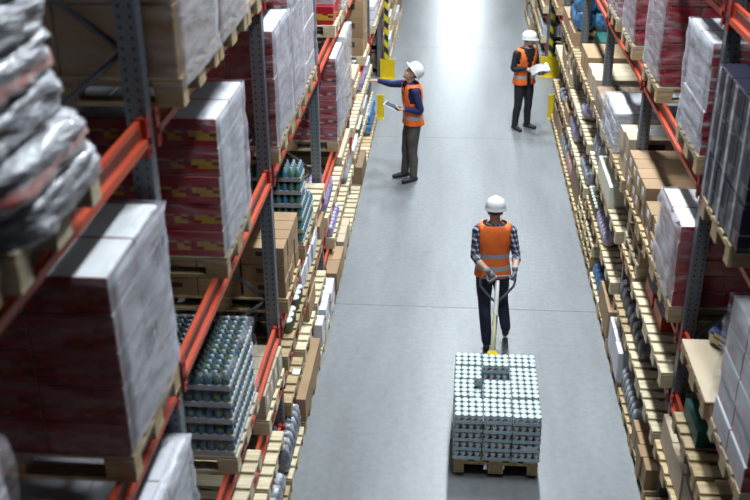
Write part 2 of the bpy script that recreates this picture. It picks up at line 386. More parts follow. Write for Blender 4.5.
# ------------------------------------------------------------------ racks
HT = 7.2
def post_mesh():
    bm = bmesh.new()
    w, t, d = .1, .006, .1
    # C-shaped profile: web towards the aisle, two flanges, two lips
    bm_box(bm, (0, -d/2 + t/2, HT/2), (w, t, HT)); bm_box(bm, (0, d/2 - t/2, HT/2), (w, t, HT))
    bm_box(bm, (-w/2 + t/2, 0, HT/2), (t, d, HT))
    bm_box(bm, (w/2 - t/2, -d/2 + .015, HT/2), (t, .03, HT)); bm_box(bm, (w/2 - t/2, d/2 - .015, HT/2), (t, .03, HT))
    bm_box(bm, (0, 0, .004), (.16, .14, .008))
    return mesh('upright', bm, POSTM)
POSTME = post_mesh()
def beam_mesh(length):
    bm = bmesh.new()
    # stepped box section: x towards the aisle, top of the high part at z=0
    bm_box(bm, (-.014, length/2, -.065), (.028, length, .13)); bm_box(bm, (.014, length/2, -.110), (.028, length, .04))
    bm_box(bm, (.0015, length/2, -.05), (.003, length - .2, .05), 1)  # darkened strip standing in for shade on the beam's web
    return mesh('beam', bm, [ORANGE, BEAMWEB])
def conn_mesh():
    bm = bmesh.new()
    bm_box(bm, (.03, 0, -.09), (.006, .06, .20)); bm_box(bm, (0, -.03, -.09), (.062, .006, .20))
    for z in (-.02, -.16): bm_box(bm, (.034, .006, z), (.006, .012, .03))
    return mesh('connector', bm, REDP)
BEAMC = {}; CONN = conn_mesh()
def brace_mesh(a, b):
    bm = bmesh.new(); bm_cyl(bm, a, b, .017, n=6); return mesh('brace', bm, STEEL)
DEPTH = 1.0
def rack(s, posts, levels, label, skip=()):
    root = thing('pallet_rack', (FACE[s], posts[0], 0), 0, label, 'rack', 'orange and grey pallet racks')
    px = s * .05
    for y in posts:
        for k in (0, 1):
            link('upright_post', POSTME, (px + s * k * DEPTH, y - posts[0], 0), (0 if s > 0 else PI) + (PI if k else 0), root)
        zz = .25; up = True
        while zz < (6.2 if y < 14 else 2.9):
            a, b = (px + s*.04, 0, zz), (px + s*(DEPTH - .04), 0, zz + .75)
            if not up: a, b = (a[0], 0, zz + .75), (b[0], 0, zz)
            key = ('br', s, round(zz, 2))
            if key not in BEAMC: BEAMC[key] = brace_mesh(a, b)
            link('diagonal_brace', BEAMC[key], (0, y - posts[0], 0), 0, root)
            zz += .75; up = not up
        if ('hb', s) not in BEAMC: BEAMC[('hb', s)] = brace_mesh((px + s*.04, 0, 0), (px + s*(DEPTH - .04), 0, 0))
        link('cross_bar', BEAMC[('hb', s)], (0, y - posts[0], .18), 0, root)
    for a, b in zip(posts, posts[1:]):
        ln = round(b - a - .1, 3)
        if ln not in BEAMC: BEAMC[ln] = beam_mesh(ln)
        for lev in levels:
            if (a, lev) in skip: continue
            z = ZB[s][lev]
            for k in (0, 1):
                x = s * .012 if k == 0 else s * (DEPTH + .088)
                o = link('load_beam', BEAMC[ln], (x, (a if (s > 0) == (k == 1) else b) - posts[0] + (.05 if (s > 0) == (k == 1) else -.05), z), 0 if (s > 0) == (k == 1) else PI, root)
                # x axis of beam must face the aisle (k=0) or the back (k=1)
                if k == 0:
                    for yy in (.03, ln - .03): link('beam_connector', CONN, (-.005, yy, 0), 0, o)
    return root
for s in (-1, 1):
    rack(s, POSTS[s] + FARPOSTS[s], (1, 2, 3, 4, 5), f"pallet rack with grey uprights and orange beams along {SIDE[s]} of the aisle", skip={(POSTS[s][-1], 1), (POSTS[s][-1], 2)})

# ------------------------------------------------------------------ goods
def box_mesh(name, sx, sy, sz, mats, mi=(0, 0, 0), bev=.004, tape=False):
    """mi = material index for x faces, y faces, top/bottom; origin at the bottom centre"""
    bm = bmesh.new(); bm_box(bm, (0, 0, sz/2), (sx, sy, sz), bev=bev)
    for f in bm.faces:
        n = f.normal; f.normal_update(); n = f.normal
        f.material_index = mi[2] if abs(n.z) > .9 else mi[0] if abs(n.x) > abs(n.y) + .1 else mi[1]
    return mesh(name, bm, mats)
CACHE = {}
def cached(key, fn):
    if key not in CACHE: CACHE[key] = fn()
    return CACHE[key]
def put_on(s, e, u, v, w): return (e + s * u, v, w)     # u metres in from the aisle edge

MARK = None
def cartons(s, lev, Y0, ny, nx, nz, dy, dx, dz, m=None, desc='brown cardboard carton', u0=.02, z=None, e=None, mark=True, name='cardboard_carton', cat='carton', jit=.012, over=None, label_paper=False, nztab=None):
    m = m or CARD
    rr = random.Random(int(Y0 * 100) + lev)
    if name == 'cardboard_carton': name = {'white_carton_board': 'white_box', 'grey_carton_board': 'grey_box', 'pale_cardboard': 'beige_carton', 'charcoal_film': 'wrapped_box', 'silver_film': 'wrapped_box', 'lilac_film': 'wrapped_box'}.get(m.name, name)
    me = cached(('ct', dy, dx, dz, m.name), lambda: box_mesh('carton', dx - .008, dy - .008, dz - .003, [m]))
    def mk():
        bm = bmesh.new(); bm_box(bm, (0, 0, 0), (dx * .3, .002, dz * .28)); return mesh('mark', bm, INK)
    def mk2():
        bm = bmesh.new(); bm_box(bm, (0, 0, 0), (.002, dy * .34, dz * .4)); return mesh('mark', bm, PAPER)
    mm = cached(('mk', dy, dx, dz), mk); mp = cached(('mk2', dy, dx, dz), mk2)
    for i in range(ny):
        for k in range(nx):
            for h in range(nztab[i] if nztab else nz):
                if k > 0 and i > 0 and h < (nztab[i] if nztab else nz) - 1: continue      # hidden inside the stack
                o = link(name, me, put_on(s, e, u0 + dx*(k + .5) + rr.uniform(-jit, jit), Y0 + dy*(i + .5), z + h*dz), rr.uniform(-.012, .012))
                W = where(s, lev, Y0 + ny * dy / 2)
                tag(o, fit(desc + ',', W), cat, f"{desc}s, {W}")
                if mark and i == 0: link('printed_mark', mm, (-.0 if nx == 1 else 0, -dy/2 + .003, dz * .62), 0, o)
                if label_paper and k == 0: link('shipping_label', mp, (-s * (dx/2 - .003), 0, dz * .55), 0, o)['label'] = 'white shipping label'
def film_shell(sx, sy, sz, seed=0, amp=.018, lean=0., mt=None, low=-.05, over=.10, side=0):
    """stretch film round four sides, folded a little over the top edge, creased"""
    bm = bmesh.new()
    per = []
    nx, ny, nz = 12, 9, 14
    for i in range(nx): per.append((-sx/2 + sx*i/nx, -sy/2))
    for i in range(ny): per.append((sx/2, -sy/2 + sy*i/ny))
    for i in range(nx): per.append((sx/2 - sx*i/nx, sy/2))
    for i in range(ny): per.append((-sx/2, sy/2 - sy*i/ny))
    rows = []
    for k in range(nz + 2):
        z = low + (sz - low) * min(k, nz) / nz; row = []
        for (x, y) in per:
            p = Vector((x, y, z)); q = 1.
            if k == nz + 1: q = 1 - over; z_ = z + .006
            else: z_ = z
            n = noise.noise(Vector((x*5 + seed, y*5, z*9))) * amp + noise.noise(Vector((x*2.2, y*2.2 + seed, z*3))) * amp
            L_ = math.hypot(x/sx, y/sy)
            out = 1 + (n + .012) / max(sx, sy) * 2 if k <= nz else q
            row.append(bm.verts.new((x*out, y*out, z_)))
        rows.append(row)
    m_ = len(per)
    for A, B in zip(rows, rows[1:]):
        for i in range(m_):
            f = bm.faces.new((A[i], A[(i+1) % m_], B[(i+1) % m_], B[i])); f.smooth = True
    bm.normal_update()
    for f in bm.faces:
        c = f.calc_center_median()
        f.material_index = 1 if side * c.x < -sx * .485 and c.z > 0 else 0  # aisle-facing faces take the film with painted glare
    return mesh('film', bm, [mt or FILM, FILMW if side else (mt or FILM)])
def load(s, lev, Y0, desc, nz, h, case, ny=2, nx=3, w=.78, d=1.18, film=FILM, seed=0, ov=0., kind='b', round_=False, tray=None, name='wrapped_pallet_load', lean=0., pl=True, amp=.018, cat='pallet load', aisle_glare=False):
    """a stretch-wrapped stack of cases on its pallet: one thing with its cases and film as parts"""
    e, z = pallet(s, lev, Y0, desc, kind, ov) if pl else (EDGE[s][lev] - s*ov, ZB[s][lev] + PH)
    root = thing(name, (e + s * .6, Y0 + .4, z), 0, fit(desc + ',', where(s, lev, Y0 + .4)), cat)
    cx, cy = d / nx, w / ny
    if round_:
        def mkr():
            bm = bmesh.new(); bm_box(bm, (0, 0, h*.46), (cx - .006, cy - .006, h * .86))
            es = bm.edges[:]
            r = bmesh.ops.bevel(bm, geom=es, offset=h*.2, segments=4, affect='EDGES', profile=.6)
            for f in bm.faces: f.smooth = True
            return mesh('pack', bm, case)
        me = cached(('rc', cx, cy, h, case.name), mkr)
    else:
        mats, mi = case if isinstance(case, tuple) else ([case], (0, 0, 0))
        me = cached(('cs', round(cx, 3), round(cy, 3), h, mats[0].name, mats[-1].name), lambda: box_mesh('case', cx - .005, cy - .005, h - .004, mats, mi, bev=.006))
    rr = random.Random(seed + int(Y0*10))
    for k in range(nz):
        ox, oy = rr.uniform(-.008, .008) - s*lean*k, rr.uniform(-.006, .006)
        for i in range(nx):
            for j in range(ny):
                link('case', me, (-d/2 + cx*(i + .5) + ox, -w/2 + cy*(j + .5) + oy, k*h), 0, root)
        if tray:
            tm = cached(('tr', d, w, tray.name), lambda: box_mesh('sheet', d, w, h*.2, [tray], bev=.002))
            link('layer_sheet', tm, (ox, oy, (k + 1)*h - h*.12), 0, root)
    if film: link('stretch_film', film_shell(d + .02, w + .02, nz*h + .004, seed, mt=film, amp=amp*.6 if aisle_glare else amp, side=s if aisle_glare else 0), (0, 0, 0), 0, root)
    return root, e, z

def sack_mesh(sx, sy, sz, m, seed, mats2=None):
    bm = bmesh.new(); bmesh.ops.create_cube(bm, size=1)
    bmesh.ops.subdivide_edges(bm, edges=bm.edges[:], cuts=5, use_grid_fill=True)
    for v in bm.verts:
        p = v.co * 2
        # superellipsoid, pinched at the two ends
        l = (abs(p.x)**3 + abs(p.y)**3 + abs(p.z)**3) ** (1/3); p = p / max(l, 1e-6)
        n = noise.noise(Vector((p.x*2.6 + seed, p.y*2.6, p.z*2.6)))
        p = p * (1 + .16*n)
        v.co = Vector((p.x*sx/2, p.y*sy/2, p.z*sz/2 + sz/2*1.0))
    zmin = min(v.co.z for v in bm.verts)
    for v in bm.verts: v.co.z -= zmin
    for f in bm.faces: f.smooth = True
    return mesh('sack', bm, m)
def sacks(s, lev, Y0, Y1, n, m, desc, e, z, sx=.25, sz=.22, rows=1, lay=1, name='film_wrapped_bag', cat='bag', u0=.02):
    sy = (Y1 - Y0) / n
    W = where(s, lev, (Y0 + Y1)/2)
    for i in range(n):
        for k in range(rows):
            for q in range(lay):
                me = cached(('sk', round(sy, 2), sx, sz, m.name, (i + k + q) % 3), lambda: sack_mesh(sx, sy*1.02, sz, m, (i + k + q) % 3 * 3.1))
                o = link(name, me, put_on(s, e, u0 + sx*(k + .5), Y0 + sy*(i + .5), z + q*sz*.92), random.uniform(-.15, .15))
                tag(o, fit(desc + ',', W), cat, f"{desc}s, {W}")
def can_me(r, h, body, lid, n=12):
    bm = bmesh.new(); bm_lathe(bm, [(0, 0), (r*.96, 0), (r, .006), (r, h*.86), (r*1.02, h*.87), (r*1.02, h*.97), (r*.96, h), (0, h)], n, [0, 0, 0, 0, 1, 1, 1]); return mesh('can', bm, [body, lid])
def cans(s, lev, Y0, ny, nx, r, h, body, lid, desc, e, z, u0=.02, lay=1, name='tin_can', cat='can', gap=.004):
    me = cached(('cn', r, h, body.name, lid.name), lambda: can_me(r, h, body, lid))
    W = where(s, lev, Y0 + ny*r)
    for i in range(ny):
        for k in range(nx):
            for q in range(lay):
                o = link(name, me, put_on(s, e, u0 + r + (2*r + gap)*k, Y0 + r + (2*r + gap)*i, z + q*h))
                tag(o, fit(desc + ',', W), cat, f"{desc}s, {W}")
def pack_me(nx, ny, r, h, body, cap, tray, trayh=.04):
    """shrink pack: bottles standing in a low tray, one mesh"""
    bm = bmesh.new(); sx, sy = nx*2*r, ny*2*r
    bm_box(bm, (0, 0, trayh/2), (sx, sy, trayh), 2)
    for i in range(nx):
        for k in range(ny):
            bm_lathe(bm, [(r*.95, trayh*.6), (r*.97, h*.62), (r*.5, h*.82), (r*.42, h*.84), (r*.42, h), (0, h)], 10, [0, 0, 0, 1, 1], c=(-sx/2 + r*(2*i + 1), -sy/2 + r*(2*k + 1), 0))
    return mesh('bottle_pack', bm, [body, cap, tray])
def bottle_load(s, lev, Y0, desc, nz, h, body, cap, tray, ov=0., kind='w', film=FILM, seed=3, px=3, py=3, steps=None):
    e, z = pallet(s, lev, Y0, desc, kind, ov)
    root = thing('wrapped_bottle_load', (e + s*.6, Y0 + .4, z), 0, fit(desc + ',', where(s, lev, Y0 + .4)), 'pallet load')
    r = .0325; nxb, nyb = 6, 4
    me = cached(('bp', h, body.name), lambda: pack_me(nxb, nyb, r, h, body, cap, tray))
    for k in range(nz):
        for i in range(px):
            for j in range(py):
                if steps and k >= steps[j]: continue
                link('bottle_pack', me, (-.585 + .39*(i + .5), -.39 + .26*(j + .5), k*h), 0, root)
    if film: link('stretch_film', film_shell(1.19, .8, nz*h - .02, seed, mt=film, low=0), (0, 0, 0), 0, root)
    return root

CASE_RW = ([WHITEB, REDCASE, WHITEB], (0, 1, 2))
CASE_RB = ([REDWHITE, REDBLUE, WHITEB], (0, 1, 2))
CASE_DR = ([DARKRED, DARKRED, GREYB], (0, 1, 2))
CASE_WW = ([WHITEB], (0, 0, 0))
# ================================================================== goods in the left rack
CASE_W0 = ([GREYB], (0, 0, 0))
S = -1
def planks(s, lev, *ys, kind='w', ov=0.):
    for y in ys: pallet(s, lev, y, None, kind, ov)
def flat(s, lev, Y0, ly, lx, h, m, desc, e, z, u0=.02, rot=0., name='flat_carton', cat='box', mats=None, mi=None, part=None):
    me = box_mesh('box', lx, ly, h, mats or [m], mi or (0, 0, 0))
    o = link(name, me, put_on(s, e, u0 + lx/2, Y0 + ly/2, z), rot)
    tag(o, fit(desc + ',', where(s, lev, Y0 + ly/2)), cat)
    return o
# --- top shelf
load(S, 5, 1.88, 'unseen wrapped stack added to block light', 4, .33, CASE_W0, seed=10, film=FILM)  # out of view, added to keep lamp light off the shelves below
e, z = pallet(S, 5, 2.74, 'the silver-wrapped load', 'w', .04)
root = thing('wrapped_pallet_load', (e - .6, 3.14, z), 0, 'bulging silver-wrapped load with pink bands, highest and nearest on the left rack', 'pallet load')
for k in range(8):
    def lump(k=k):
        bm = bmesh.new(); bmesh.ops.create_cube(bm, size=1)
        bmesh.ops.subdivide_edges(bm, edges=bm.edges[:], cuts=14, use_grid_fill=True)
        for v in bm.verts:
            p = v.co * 2
            l = (abs(p.x)**8 + abs(p.y)**8 + abs(p.z)**5) ** (1/6.5)
            p = p / max(l, .55)
            n = noise.noise(Vector((p.x*3 + k*2, p.y*3, p.z*2))) + .8*noise.noise(Vector((p.x*9 + k, p.y*9 + p.z*3, p.z*4)))
            p *= 1 + .04*n
            v.co = Vector((p.x*.60, p.y*.40, p.z*.100))
        for f in bm.faces:
            f.smooth = True
            c = f.calc_center_median(); f.material_index = 1 if (k % 2 == 1 and -.03 < c.z < .01) else 0
        return mesh('layer', bm, [SILVERLUMP, REDLUMP])
    link('wrapped_layer', lump(), (-.004*k + (.05 if k < 2 else 0), -.026*k - (.05 if k > 0 else 0), .05 + k*.15), 0, root)
CASE_C = ([CARD], (0, 0, 0)); CASE_CL = ([CARDL], (0, 0, 0)); CASE_CD = ([CARDD], (0, 0, 0))
load(S, 5, 4.66, 'wrapped stack of tall brown cartons', 4, .36, CASE_C, ny=2, nx=2, film=FILM, seed=11, ov=.09, aisle_glare=True)
load(S, 5, 5.49, 'wrapped stack of brown cartons under cloudy film', 4, .34, CASE_CD, film=FILM, seed=12, ov=.09, aisle_glare=True)
load(S, 5, 6.32, 'loosely wrapped stack of silvery cartons', 4, .33, CASE_WW, film=FILM, seed=13, ov=.09, aisle_glare=True)
# --- fourth shelf
load(S, 4, 1.72, 'white-sided stack of red cases', 5, .185, CASE_RB, seed=1, film=FILM)
big, _e, _z = load(S, 4, 3.60, 'big stack of red cases with white flat top', 5, .185, ([REDWHITE, DARKRED, PAPER], (0, 1, 2)), seed=2, film=FILM, ny=2, nx=3, aisle_glare=True)
def marks_mesh():
    """handling marks: an upright arrow pair over a bar, and a glass"""
    bm = bmesh.new()
    for y in (-.035, .0):
        bm_box(bm, (0, y, .0), (.002, .007, .05))
        a = [bm.verts.new((x, y + dy, z)) for x in (-.001, .001) for dy, z in ((-.014, .022), (.014, .022), (0, .045))]
        bm.faces.new(a[:3]); bm.faces.new(a[3:])
    bm_box(bm, (0, -.017, -.034), (.002, .06, .006))
    bm_box(bm, (0, .05, -.03), (.002, .03, .005)); bm_box(bm, (0, .05, -.012), (.002, .005, .035)); bm_box(bm, (0, .05, .022), (.002, .028, .035))
    return mesh('marks', bm, mat('grey_print', (.22, .22, .25), .7))
MK = marks_mesh()
for y, z in ((-.02, .42), (.22, .75)): link('handling_marks', MK, (.628, y, z), 0, big, scale=(1, 1.3, 1.3))
load(S, 4, 5.63, 'stack of red and yellow printed cases', 5, .185, CASE_RW, seed=4, film=FILM, aisle_glare=True)
load(S, 4, 7.65, 'wrapped stack of pale cases with red marks', 5, .19, ([REDWHITE, DARKRED, WHITEB], (0, 1, 2)), seed=5, film=FILM, ov=0, aisle_glare=True)
load(S, 4, 8.46, 'tall white stack with red and blue print', 6, .175, CASE_RB, seed=6, film=FILM, aisle_glare=True)
load(S, 4, 9.26, 'plain white-sided stack with thin film', 5, .185, CASE_RB, seed=7, film=FILM)
e, z = pallet(S, 4, 11.75, 'red trays', 'w')
cartons(S, 4, 11.77, 2, 2, 1, .38, .58, .22, m=REDCASE, desc='red and yellow printed tray', e=e, z=z, mark=False, name='printed_tray')
cartons(S, 4, 11.85, 2, 2, 3, .35, .5, .2, m=REDWHITE, desc='pale case stacked over the red trays', e=e, z=z + .22, mark=False, name='printed_case')
load(S, 4, 12.65, 'cloudy wrapped stack of pale cases', 5, .19, CASE_WW, seed=8, film=FILMO)
# --- third shelf
load(S, 3, 3.66, 'white stack of flat cases with wrinkled film', 5, .19, CASE_WW, seed=9, film=FILMO)
load(S, 3, 2.75, 'white stack of plain flat cases', 5, .19, CASE_WW, seed=19, film=FILM)
bottle_load(S, 3, 5.48, 'wrapped tiers of dark bottles with grey caps', 5, .135, DARKLAB, CAPB, WHITEB, seed=21)
e, z = pallet(S, 3, 7.72, 'brown cartons')
cartons(S, 3, 7.74, 4, 3, 3, .195, .39, .165, desc='small brown carton with black print', e=e, z=z)
bottle_load(S, 3, 8.80, 'tiers of bottles with blue and green labels', 6, .135, BOTLAB, CAPB, GREYB, seed=22, kind='b', film=None, steps=(6, 3, 2))
pallet(S, 3, 9.62, None, 'w')
load(S, 3, 11.80, 'stack of red cases with film whitened by glare', 6, .175, CASE_RB, seed=23, film=FILM, aisle_glare=True)
load(S, 3, 12.72, 'wrapped column of tall brown cartons', 4, .27, CASE_CL, ny=1, nx=2, seed=24, film=FILMO)
e, z = pallet(S, 3, 14.05, 'flat beige carton', 'w')
flat(S, 3, 14.07, .78, 1.0, .12, CARDL, 'flat beige carton', e, z)
e, z = pallet(S, 3, 15.70, 'tall brown cartons', 'w')
cartons(S, 3, 15.72, 2, 3, 3, .38, .39, .3, desc='tall brown carton', e=e, z=z)
e, z = pallet(S, 3, 17.75, 'white and red boxes', 'w')
cartons(S, 3, 17.77, 3, 2, 2, .25, .5, .17, m=WHITERED, desc='white box with red stripe', e=e, z=z, mark=False, name='striped_box')
for y in (18.65, 19.45):
    e, z = pallet(S, 3, y, 'blue and white film packs')
    sacks(S, 3, y, y + .78, 4, BLUEF if y > 19 else LILAC, 'shiny film pack', e, z, rows=2, sx=.3)
# --- second shelf
planks(S, 2, 4.66, 5.48)
e, z = pallet(S, 2, 6.65, 'a row of brown cartons', 'w')
cartons(S, 2, 6.66, 4, 2, 1, .195, .5, .24, m=CARDL, desc='light brown carton in a row of four', e=e, z=z, label_paper=True)
pallet(S, 2, 7.62, 'olive tins', 'b'); e, z = pallet(S, 2, 8.45, 'grey cartons', 'b')
cans(S, 2, 8.02, 3, 9, .052, .13, OLIVE, PALELID, 'olive tin with pale lid', e, z)
cans(S, 2, 8.46, 3, 9, .052, .13, OLIVE, PALELID, 'olive tin with pale lid beside grey cartons', e, z)
cartons(S, 2, 8.80, 2, 2, 1, .22, .32, .21, m=WHITEB, desc='pale grey carton', e=e, z=z, mark=False)
pallet(S, 2, 9.28, 'pale grey cartons', 'b')
cartons(S, 2, 9.29, 3, 2, 1, .23, .32, .21, m=WHITEB, desc='pale grey carton in row', e=e, z=z, mark=False)
flat(S, 2, 10.08, .42, .14, .3, CARD, 'narrow upright brown carton', e, ZB[S][2])
e, z = pallet(S, 2, 10.66, 'purple film packs', 'w')
sacks(S, 2, 10.70, 11.42, 6, PURPLE, 'shiny purple film pack', e, z, sx=.15, rows=2, sz=.26, name='purple_pack', cat='pack')
planks(S, 2, 11.50)
e, z = pallet(S, 2, 12.38, 'long beige flat carton', 'w')
flat(S, 2, 12.38, 1.15, .9, .1, CARDL, 'long beige flat carton', e, z)
planks(S, 2, 13.82, 14.66)
e, z = pallet(S, 2, 15.50, 'purple packs by the reaching hand', 'w')
sacks(S, 2, 15.52, 16.28, 5, PURPLE, 'purple film pack below the reaching hand', e, z, sx=.16, rows=2, sz=.3, name='purple_pack', cat='pack')
e, z = pallet(S, 2, 16.38, 'white bottles', 'w')
cans(S, 2, 16.4, 6, 3, .05, .2, PAPER, WHITEB, 'white bottle', e, z, name='white_bottle', cat='bottle')
# --- first shelf
planks(S, 1, 4.72, 5.56, 6.40)
planks(S, 1, 7.62, kind='b'); 
planks(S, 1, 8.55)
bm = bmesh.new(); bm_box(bm, (0, 0, 0), (.07, .1, .001)); link('paper_label', mesh('lab', bm, PAPER), (-1.43, 8.15, ZB[-1][1] + PH + .001)); tag(bpy.data.objects['paper_label'], 'white paper label lying on an empty pallet, first shelf of left rack', 'label')
planks(S, 1, 9.5)
flat(S, 1, 9.1, .5, .07, .24, CARD, 'narrow brown carton standing on edge', EDGE[S][1], ZB[S][1] + PH, u0=.03)
e, z = pallet(S, 1, 11.15, 'purple film packs', 'w')
sacks(S, 1, 11.18, 11.92, 7, PURPLE, 'small purple film pack', e, z, sx=.13, rows=2, sz=.14, name='purple_pack', cat='pack')
planks(S, 1, 12.0)
e, z = pallet(S, 1, 12.85, 'white film packs', 'w')
sacks(S, 1, 12.88, 13.6, 4, SILVERF, 'white shiny film pack', e, z, sx=.2, rows=2, sz=.2)
e, z = pallet(S, 1, 13.9, 'low white boxes'); cartons(S, 1, 13.92, 3, 2, 1, .25, .3, .12, m=WHITEB, desc='low white box', e=e, z=z, mark=False)
e, z = pallet(S, 1, 14.74, 'olive tins', 'w'); cans(S, 1, 14.76, 6, 4, .055, .16, OLIVE, PALELID, 'olive tin', e, z)
e, z = pallet(S, 1, 15.58, 'white bottles', 'w'); cans(S, 1, 15.6, 7, 3, .05, .22, PAPER, WHITEB, 'white bottle', e, z, name='white_bottle', cat='bottle')
e, z = pallet(S, 1, 16.4, 'dark bottles', 'w'); cans(S, 1, 16.42, 7, 3, .05, .2, BOTTLE, BLACKP, 'dark bottle', e, z, name='dark_bottle', cat='bottle')
# --- floor
e, z = pallet(S, 0, 6.25, 'silver film packs'); sacks(S, 0, 6.5, 7.0, 3, SILVERF, 'silver film pack', e, z, sx=.14, rows=1, sz=.2)
e, z = pallet(S, 0, 7.13, 'dark silver film packs', 'w'); sacks(S, 0, 7.16, 7.9, 7, SILVERF, 'crinkled dark silver pack', e, z, sx=.15, rows=2, sz=.3)
e, z = pallet(S, 0, 7.98, 'long upright brown carton', 'b')
flat(S, 0, 8.0, 1.15, .12, .26, CARD, 'long narrow brown carton standing on edge', e, z, u0=-.01)
pallet(S, 0, 8.82, 'white carton', 'w')
flat(S, 0, 9.38, .22, .1, .28, WHITEB, 'small white upright carton', e, z, u0=.0)
e, z = pallet(S, 0, 9.70, 'striped white boxes', 'w')
cartons(S, 0, 9.72, 4, 2, 1, .195, .14, .28, m=WHITERED, desc='white box with red and blue stripes', e=e, z=z, mark=False, name='striped_box', u0=-.01)
e, z = pallet(S, 0, 10.62, 'short brown cartons'); cartons(S, 0, 10.64, 2, 2, 1, .38, .2, .26, desc='short brown carton', e=e, z=z, mark=False, u0=-.02)
e, z = pallet(S, 0, 11.5, 'brown cartons'); cartons(S, 0, 11.52, 3, 2, 1, .25, .2, .26, m=CARDL, desc='light brown carton', e=e, z=z, mark=False, u0=-.02)
planks(S, 0, 12.36, 13.2)
e, z = pallet(S, 0, 14.05, 'dark brown upright carton'); flat(S, 0, 14.07, .76, .16, .27, CARDD, 'dark brown upright carton', e, z, u0=-.02)
planks(S, 0, 14.9); pallet(S, 0, 15.72, None, 'b')
e, z = pallet(S, 0, 16.55, 'blue film packs', 'b'); sacks(S, 0, 16.2, 17.2, 6, BLUEF, 'shiny blue film pack', e, z, sx=.2, rows=2, sz=.2, lay=2, name='blue_pack', cat='pack')
# --- beyond the gap
specs = [(0, 20.4, CARD, .3), (0, 21.3, WHITEB, .36), (0, 22.2, CARD, .25), (0, 23.3, CARDL, .3), (0, 24.2, WHITEB, .28), (0, 25.1, CARD, .4), (1, 20.4, CARDL, .2), (1, 21.3, CARD, .2), (1, 22.2, WHITEB, .15),
         (1, 23.3, CARD, .25), (1, 24.2, LILAC, .2), (2, 20.4, CARD, .25), (2, 21.3, CARDL, .15), (2, 22.2, CARD, .3), (2, 23.3, WHITEB, .2), (3, 20.4, CARD, .3), (3, 21.3, CARDD, .4), (3, 22.2, CARD, .3)]
def names_of(m): return {'brown_cardboard': 'brown carton', 'pale_cardboard': 'beige carton', 'dark_cardboard': 'dark brown carton', 'white_carton_board': 'white carton', 'lilac_film': 'lilac carton', 'charcoal_film': 'black-wrapped box', 'grey_carton_board': 'grey carton', 'silver_film': 'silver-wrapped box'}[m.name]
for lev, y, m, h in specs:
    nm = names_of(m)
    e, z = pallet(S, lev, y, nm + 's', 'w' if int(y*10) % 2 else 'b')
    cartons(S, lev, y + .01, 3, 2, 1, .26, .35, h, m=m, desc=nm, e=e, z=z, mark=False)

# ================================================================== goods in the right rack
S = 1
load(S, 5, 5.45, 'wrapped pack stack with green labels', 4, .3, GREENLAB, film=FILM, seed=31)
load(S, 5, 7.35, 'dark wrapped stack on the highest beam', 4, .3, CASE_CD, film=FILM, seed=32)
root, e, z = load(S, 4, 5.70, 'navy packs with grey labels and shiny film straps', 3, .30, GREENLAB, ny=3, nx=3, w=1.0, seed=33, film=None, ov=.07)
for k, (y, w_) in enumerate(((-.34, .03), (-.02, .05), (.22, .03), (.40, .04))):
    bm = bmesh.new(); bm_box(bm, (-.603, y, .45), (.004, w_, .90)); link('film_strap', mesh('strap', bm, FILMW), (0, 0, 0), 0, root)
load(S, 4, 7.24, 'white stack with red edge beside the upright', 5, .172, ([WHITEB, REDBLUE, WHITEB], (0, 1, 2)), seed=34, ov=-.05, film=FILM, aisle_glare=True)
load(S, 4, 8.98, 'tall stack of glossy red packs', 7, .19, REDF, round_=True, tray=DARKRED, seed=35, ov=-.05, film=FILM, ny=2, nx=4, aisle_glare=True)
load(S, 4, 10.42, 'stack of glossy red packs', 6, .19, REDF, round_=True, tray=DARKRED, seed=36, ov=-.05, film=FILM, ny=2, nx=4, aisle_glare=True)
load(S, 4, 11.6, 'dull red wrapped stack', 6, .19, REDF, round_=True, tray=DARKRED, seed=37, ov=-.05, film=FILMO, ny=2, nx=4)
e, z = pallet(S, 4, 4.55, 'a brown carton'); cartons(S, 4, 4.6, 2, 2, 1, .36, .5, .34, desc='brown carton', e=e, z=z, u0=.05)
# third shelf
rb_, _e2, _z2 = load(S, 3, 4.95, 'big wrapped stack of red-edged white cases', 5, .19, ([REDWHITE, REDCASE, WHITEB], (0, 1, 2)), seed=38, film=FILM)
e, z = pallet(S, 3, 5.92, 'a flat cardboard sheet')
flat(S, 3, 5.90, .84, 1.1, .012, CARDL, 'flat beige cardboard sheet on a pallet', e, z, u0=0, name='cardboard_sheet', cat='sheet')
for (u, y, r) in ((.30, 6.62, .5), (.33, 6.40, -.4)):
    me = cached('by', lambda: sack_mesh(.17, .30, .15, BLUYEL, 4))
    tag(link('blue_yellow_pack', me, (e + u, y, z + .012), r), f"blue and yellow film pack lying {'farther back' if y > 6.5 else 'nearer'} on the beige cardboard sheet", 'pack')
load(S, 3, 7.25, 'red-sided white-topped stack in loose film', 5, .143, ([REDLUMP, REDF, PAPER], (0, 1, 2)), seed=39, film=FILM, amp=.04, aisle_glare=True)
e, z = pallet(S, 3, 8.06, 'low brown cartons'); cartons(S, 3, 8.06, 2, 2, 2, .32, .58, .155, desc='wide brown carton', e=e, z=z, label_paper=True, mark=False)
e, z = pallet(S, 3, 8.90, 'wide brown cartons'); cartons(S, 3, 8.78, 4, 2, 2, .255, .58, .2, desc='large brown carton', e=e, z=z, label_paper=True)
e, z = pallet(S, 3, 9.94, 'cartons with papers on top'); cartons(S, 3, 9.96, 2, 2, 2, .24, .58, .225, m=CARDL, desc='light brown carton', e=e, z=z)
bm = bmesh.new(); bm_box(bm, (0, 0, 0), (.3, .21, .002)); tag(link('paper_sheet', mesh('sheet', bm, PAPER), (e + .30, 10.20, z + .4495), .1), 'white paper sheet lying on light brown cartons, third shelf of right rack', 'paper')
load(S, 3, 10.76, 'white cloudy wrapped stack', 4, .115, CASE_WW, seed=40, film=FILMO, amp=.03)
load(S, 3, 11.66, 'dark brown carton stack in thin film', 1, .26, CASE_CD, seed=41)
